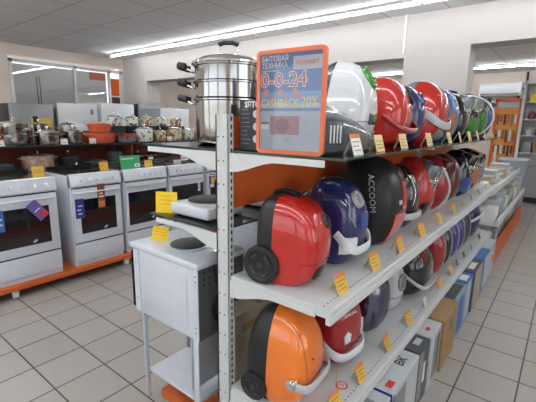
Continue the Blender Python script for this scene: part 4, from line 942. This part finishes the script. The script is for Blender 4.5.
GP1, GP2 = 'pots on the upper pot shelf', 'pots on the lower pot shelf'
pot('steel pot at the bottom of the leftmost stack on the upper pot shelf', (XS, 1.455, Z1), .125, .10, STEEL, group=GP1, lid=False)
pot('steel lidded pot on top of the leftmost stack on the upper pot shelf', (XS, 1.455, Z1+.1015), .12, .11, STEEL, STEEL_BR, STEEL, GP1)
pot('wide steel pot without stack between the two steel pot stacks, rear', (XS-.15, 1.74, Z1), .09, .20, STEEL, group=GP1)
pot('low shiny steel pot with upright knob right of the left stack', (XS+.06, 1.73, Z1), .115, .12, STEEL, CHROME, CHROME, GP1, knob_h=.045)
pot('steel pot standing behind the low shiny one on the upper pot shelf', (XS-.15, 2.03, Z1), .08, .20, STEEL_BR, STEEL, STEEL, GP1)
pot('steel pot with tall knob left of the orange casseroles', (XS+.05, 2.00, Z1), .10, .13, STEEL, CHROME, CHROME, GP1, knob_h=.05)
CO = P('orange_enamel', (.60, .10, .04), rough=.3, coat=.5)
pot('orange-red lower casserole under the smaller one on the upper pot shelf', (XS+.02, 2.325, Z1), .17, .115, CO, CO, BLACK_PL, GP1, lid=False)
pot('orange-red small square-sided casserole stacked on the wider one', (XS+.02, 2.32, Z1+.1165), .13, .10, CO, P('tan_lid', (.45, .30, .22), rough=.3), CO, GP1, flare=1.15, knob_h=.015)
pot('grey frying pan with black handle right of the orange casseroles', (XS+.05, 2.64, Z1), .115, .06, GREY_PL, group=GP1, lid=False, handles=False, long_handle=BLACK_PL, rz=-.5, cat='pan', name='frying_pan')
pot('red frying pan with black handle resting on the grey pan', (XS+.05, 2.64, Z1+.0625), .11, .04, CO, group=GP1, lid=False, handles=False, long_handle=BLACK_PL, rz=-.9, cat='pan', name='frying_pan')
en = [(2.90, .105, .16, FLORAL_W, 'white speckled enamel pot with flowers, first of the enamel row', 0), (3.14, .08, .12, FLORAL_Y, 'cream flowered enamel pot in the enamel row', 0), (3.38, .10, .16, FLORAL_Y, 'cream enamel pot with brown flowers, the biggest of its row', 0),
      (3.62, .085, .14, FLORAL_W, 'white speckled enamel pot next to the cream ones', 0), (3.86, .09, .15, FLORAL_W, 'white speckled enamel pot at the right end of the row', 0)]
for y, r, h, m, lb, _ in en: pot(lb, (XS+.05, y, Z1), r, h, m, STEEL, CHROME, 'enamel pots on the upper pot shelf')
for y, r, h, m, lb in [(2.62, .09, .11, FLORAL_W, 'small white enamel pot stacked at the left of the rear enamel row'), (2.86, .08, .10, FLORAL_W, 'small white enamel pot in the rear enamel row beside a cream one'), (3.08, .08, .10, FLORAL_Y, 'small cream enamel pot in the rear enamel row'), (3.32, .08, .10, FLORAL_W, 'small white enamel pot in the middle of the rear enamel row'), (3.56, .08, .10, FLORAL_Y, 'small cream enamel pot at the right of the rear enamel row')]:
    q = thing('pot_riser', 'small dark riser block under an enamel pot on the upper pot shelf', 'riser', (XS-.15, y, Z1), 0, 'riser blocks under the rear enamel pots'); bm = B(); box(bm, -.08, .08, -.09, .09, 0, .19, .003); link('block', bm, DARK_SHELF, q)
    pot(lb, (XS-.15, y, Z1+.1905), r, h, m, STEEL, CHROME, 'enamel pots on risers at the back')
# lower level
pot('dark low pan at the left edge of the lower pot shelf', (XS+.05, 1.30, Z2), .10, .07, CAST, P('glass_lid_dark', (.10, .10, .10), rough=.1, coat=1), BLACK_PL, GP2)
pot('large brown patterned pot with glass lid on the lower pot shelf', (XS+.04, 1.625, Z2), .155, .15, FLORAL_B, P('glass_lid_dark', (.10, .10, .10), rough=.1, coat=1), STEEL, GP2)
pot('black pot with tall knob right of the brown patterned one', (XS+.04, 1.93, Z2), .105, .11, BLACK_PL, CAST, STEEL, GP2, knob_h=.05)
pot('wide black lidded pan on the lower pot shelf below the orange casseroles', (XS+.04, 2.22, Z2), .12, .05, CAST, P('glass_lid_dark', (.10, .10, .10), rough=.1, coat=1), BLACK_PL, GP2)
pot('tall dark grey pot right of the wide black pan', (XS+.02, 2.50, Z2), .085, .14, P('graphite_pot', (.07, .07, .075), rough=.35), group=GP2)
pot('polished small steel pot, left of two on the lower pot shelf', (XS+.05, 2.79, Z2), .075, .09, STEEL, group=GP2)
pot('polished small steel pot, right of two on the lower pot shelf', (XS+.05, 3.00, Z2), .075, .09, STEEL, group=GP2)
pot('flat black lidded pan under the enamel pots', (XS+.05, 3.29, Z2), .14, .03, CAST, CAST, BLACK_PL, GP2)
pot('flat black lidded pan at the right end of the lower pot shelf', (XS+.05, 3.65, Z2), .15, .03, CAST, CAST, BLACK_PL, GP2)
def little(y, z, lb, grp): stand_card('price_card', lb, -4.215, y, z, .075, .065, WHITE_CARD, [(INK, .25, .32, .1, .8), (TAGORANGE, .85, 1, 0, 1)], group=grp)
for y, d in ((1.27, 'left edge'), (1.86, 'the low shiny steel pot'), (2.17, 'the orange casseroles'), (3.22, 'the enamel pots')): little(y, Z1, 'white price card on the upper pot shelf by %s' % d, 'white price cards on the upper pot shelf')
for y, d in ((1.30, 'the dark low pan'), (1.60, 'the brown patterned pot'), (1.94, 'the black pot'), (2.25, 'the wide black pan'), (2.57, 'the tall dark grey pot'), (2.92, 'the small steel pots')): little(y, Z2, 'white price card on the lower pot shelf by %s' % d, 'white price cards on the lower pot shelf')

# ------------------------------------------------------------------ refrigerators and ovens behind
def fridge(label, y0, y1, h, m, side=None, x=-6.0, handle=False, logo=None):
    t = thing('refrigerator', label, 'refrigerator', (x, (y0+y1)/2, 0), 0, 'refrigerators along the left'); w = (y1-y0)/2
    bm = B(); box(bm, -.6, -.055, -w, w, .02, h-.002, .006); link('cabinet', bm, side or m, t, 40)
    bm = B(); box(bm, -.05, 0, -w, w, .62, h, .008); d = link('upper_door', bm, m, t, 40)
    bm = B(); box(bm, -.05, 0, -w, w, .03, .61, .008); link('lower_door', bm, m, t, 40)
    bm = B(); box(bm, -.5, -.08, -w+.03, w-.03, 0, .02); link('feet', bm, BLACK_PL, t)
    if handle: bm = B(); box(bm, 0, .03, w*handle-.035, w*handle+.035, h-.42, h-.17, .01); link('door_handle', bm, BLACK_PL, d, 40)
    if logo: bm = B(); box(bm, 0, .001, w*.62, w*.76, h-.16, h-.08); link('badge', bm, GREY_PL, d)
GREYF = P('silver_fridge', (.26, .27, .28), rough=.35, metal=.3)
WF = P('white_fridge', (.68, .70, .72), rough=.3)
fridge('silver grey refrigerator with black handle and dark side, leftmost', 1.97, 2.53, 1.74, GREYF, BLACK_PL, handle=.08)
fridge('plain white refrigerator between the silver grey one and the taller white one', 2.60, 3.20, 1.77, WF, GREYF, logo=True)
fridge('white refrigerator right of the plain white one, below the orange sign', 3.26, 3.86, 1.80, WF, logo=False)
fridge('dark grey refrigerator behind the enamel pots', 3.96, 4.56, 1.82, GREYF, BLACK_PL)
fridge('narrow white refrigerator at the right end behind the enamel pots', 3.62, 4.14, 1.72, WF, GREYF, x=-4.9)
t = thing('sale_card', 'yellow sale card standing on the refrigerator front behind the steel pots', 'card', (-5.97, 2.37, 1.34)); bm = B(); box(bm, -.02, -.005, -.16, .12, .12, .24); link('card', bm, YELLOW, t); 
t.location = (-5.972, 2.37, 1.30)

# ------------------------------------------------------------------ light
W = bpy.data.worlds.new('sky'); S.world = W; W.use_nodes = True
nt = W.node_tree; bg = nt.nodes['Background']; sky = nt.nodes.new('ShaderNodeTexSky'); sky.sky_type = 'HOSEK_WILKIE'; sky.turbidity = 6; sky.sun_direction = (.5, .6, .6)
hs = nt.nodes.new('ShaderNodeHueSaturation'); hs.inputs['Saturation'].default_value = .45; nt.links.new(sky.outputs[0], hs.inputs['Color']); nt.links.new(hs.outputs[0], bg.inputs['Color']); bg.inputs['Strength'].default_value = 5.5

# ------------------------------------------------------------------ camera
yaw, pitch, roll, f = .66540, .20329, .0159, 379.908
fwd = Vector((-math.sin(yaw)*math.cos(pitch), math.cos(yaw)*math.cos(pitch), -math.sin(pitch)))
rt = Vector((math.cos(yaw), math.sin(yaw), 0)); dn = fwd.cross(rt)
c, s = math.cos(roll), math.sin(roll)
r2 = rt*c-dn*s; d2 = rt*s+dn*c
M = Matrix(((r2.x, -d2.x, -fwd.x, 0), (r2.y, -d2.y, -fwd.y, 0), (r2.z, -d2.z, -fwd.z, 1.52986), (0, 0, 0, 1)))
cd = bpy.data.cameras.new('camera'); cam = bpy.data.objects.new('camera', cd); COL.objects.link(cam); cam.matrix_world = M
cd.sensor_fit = 'HORIZONTAL'; cd.sensor_width = 36; cd.lens = f/536*36; cd.clip_start = .02
S.camera = cam
S.view_settings.view_transform = 'Standard'; S.view_settings.look = 'None'; S.view_settings.exposure = 0.92; S.view_settings.gamma = 1
S.view_settings.use_curve_mapping = False
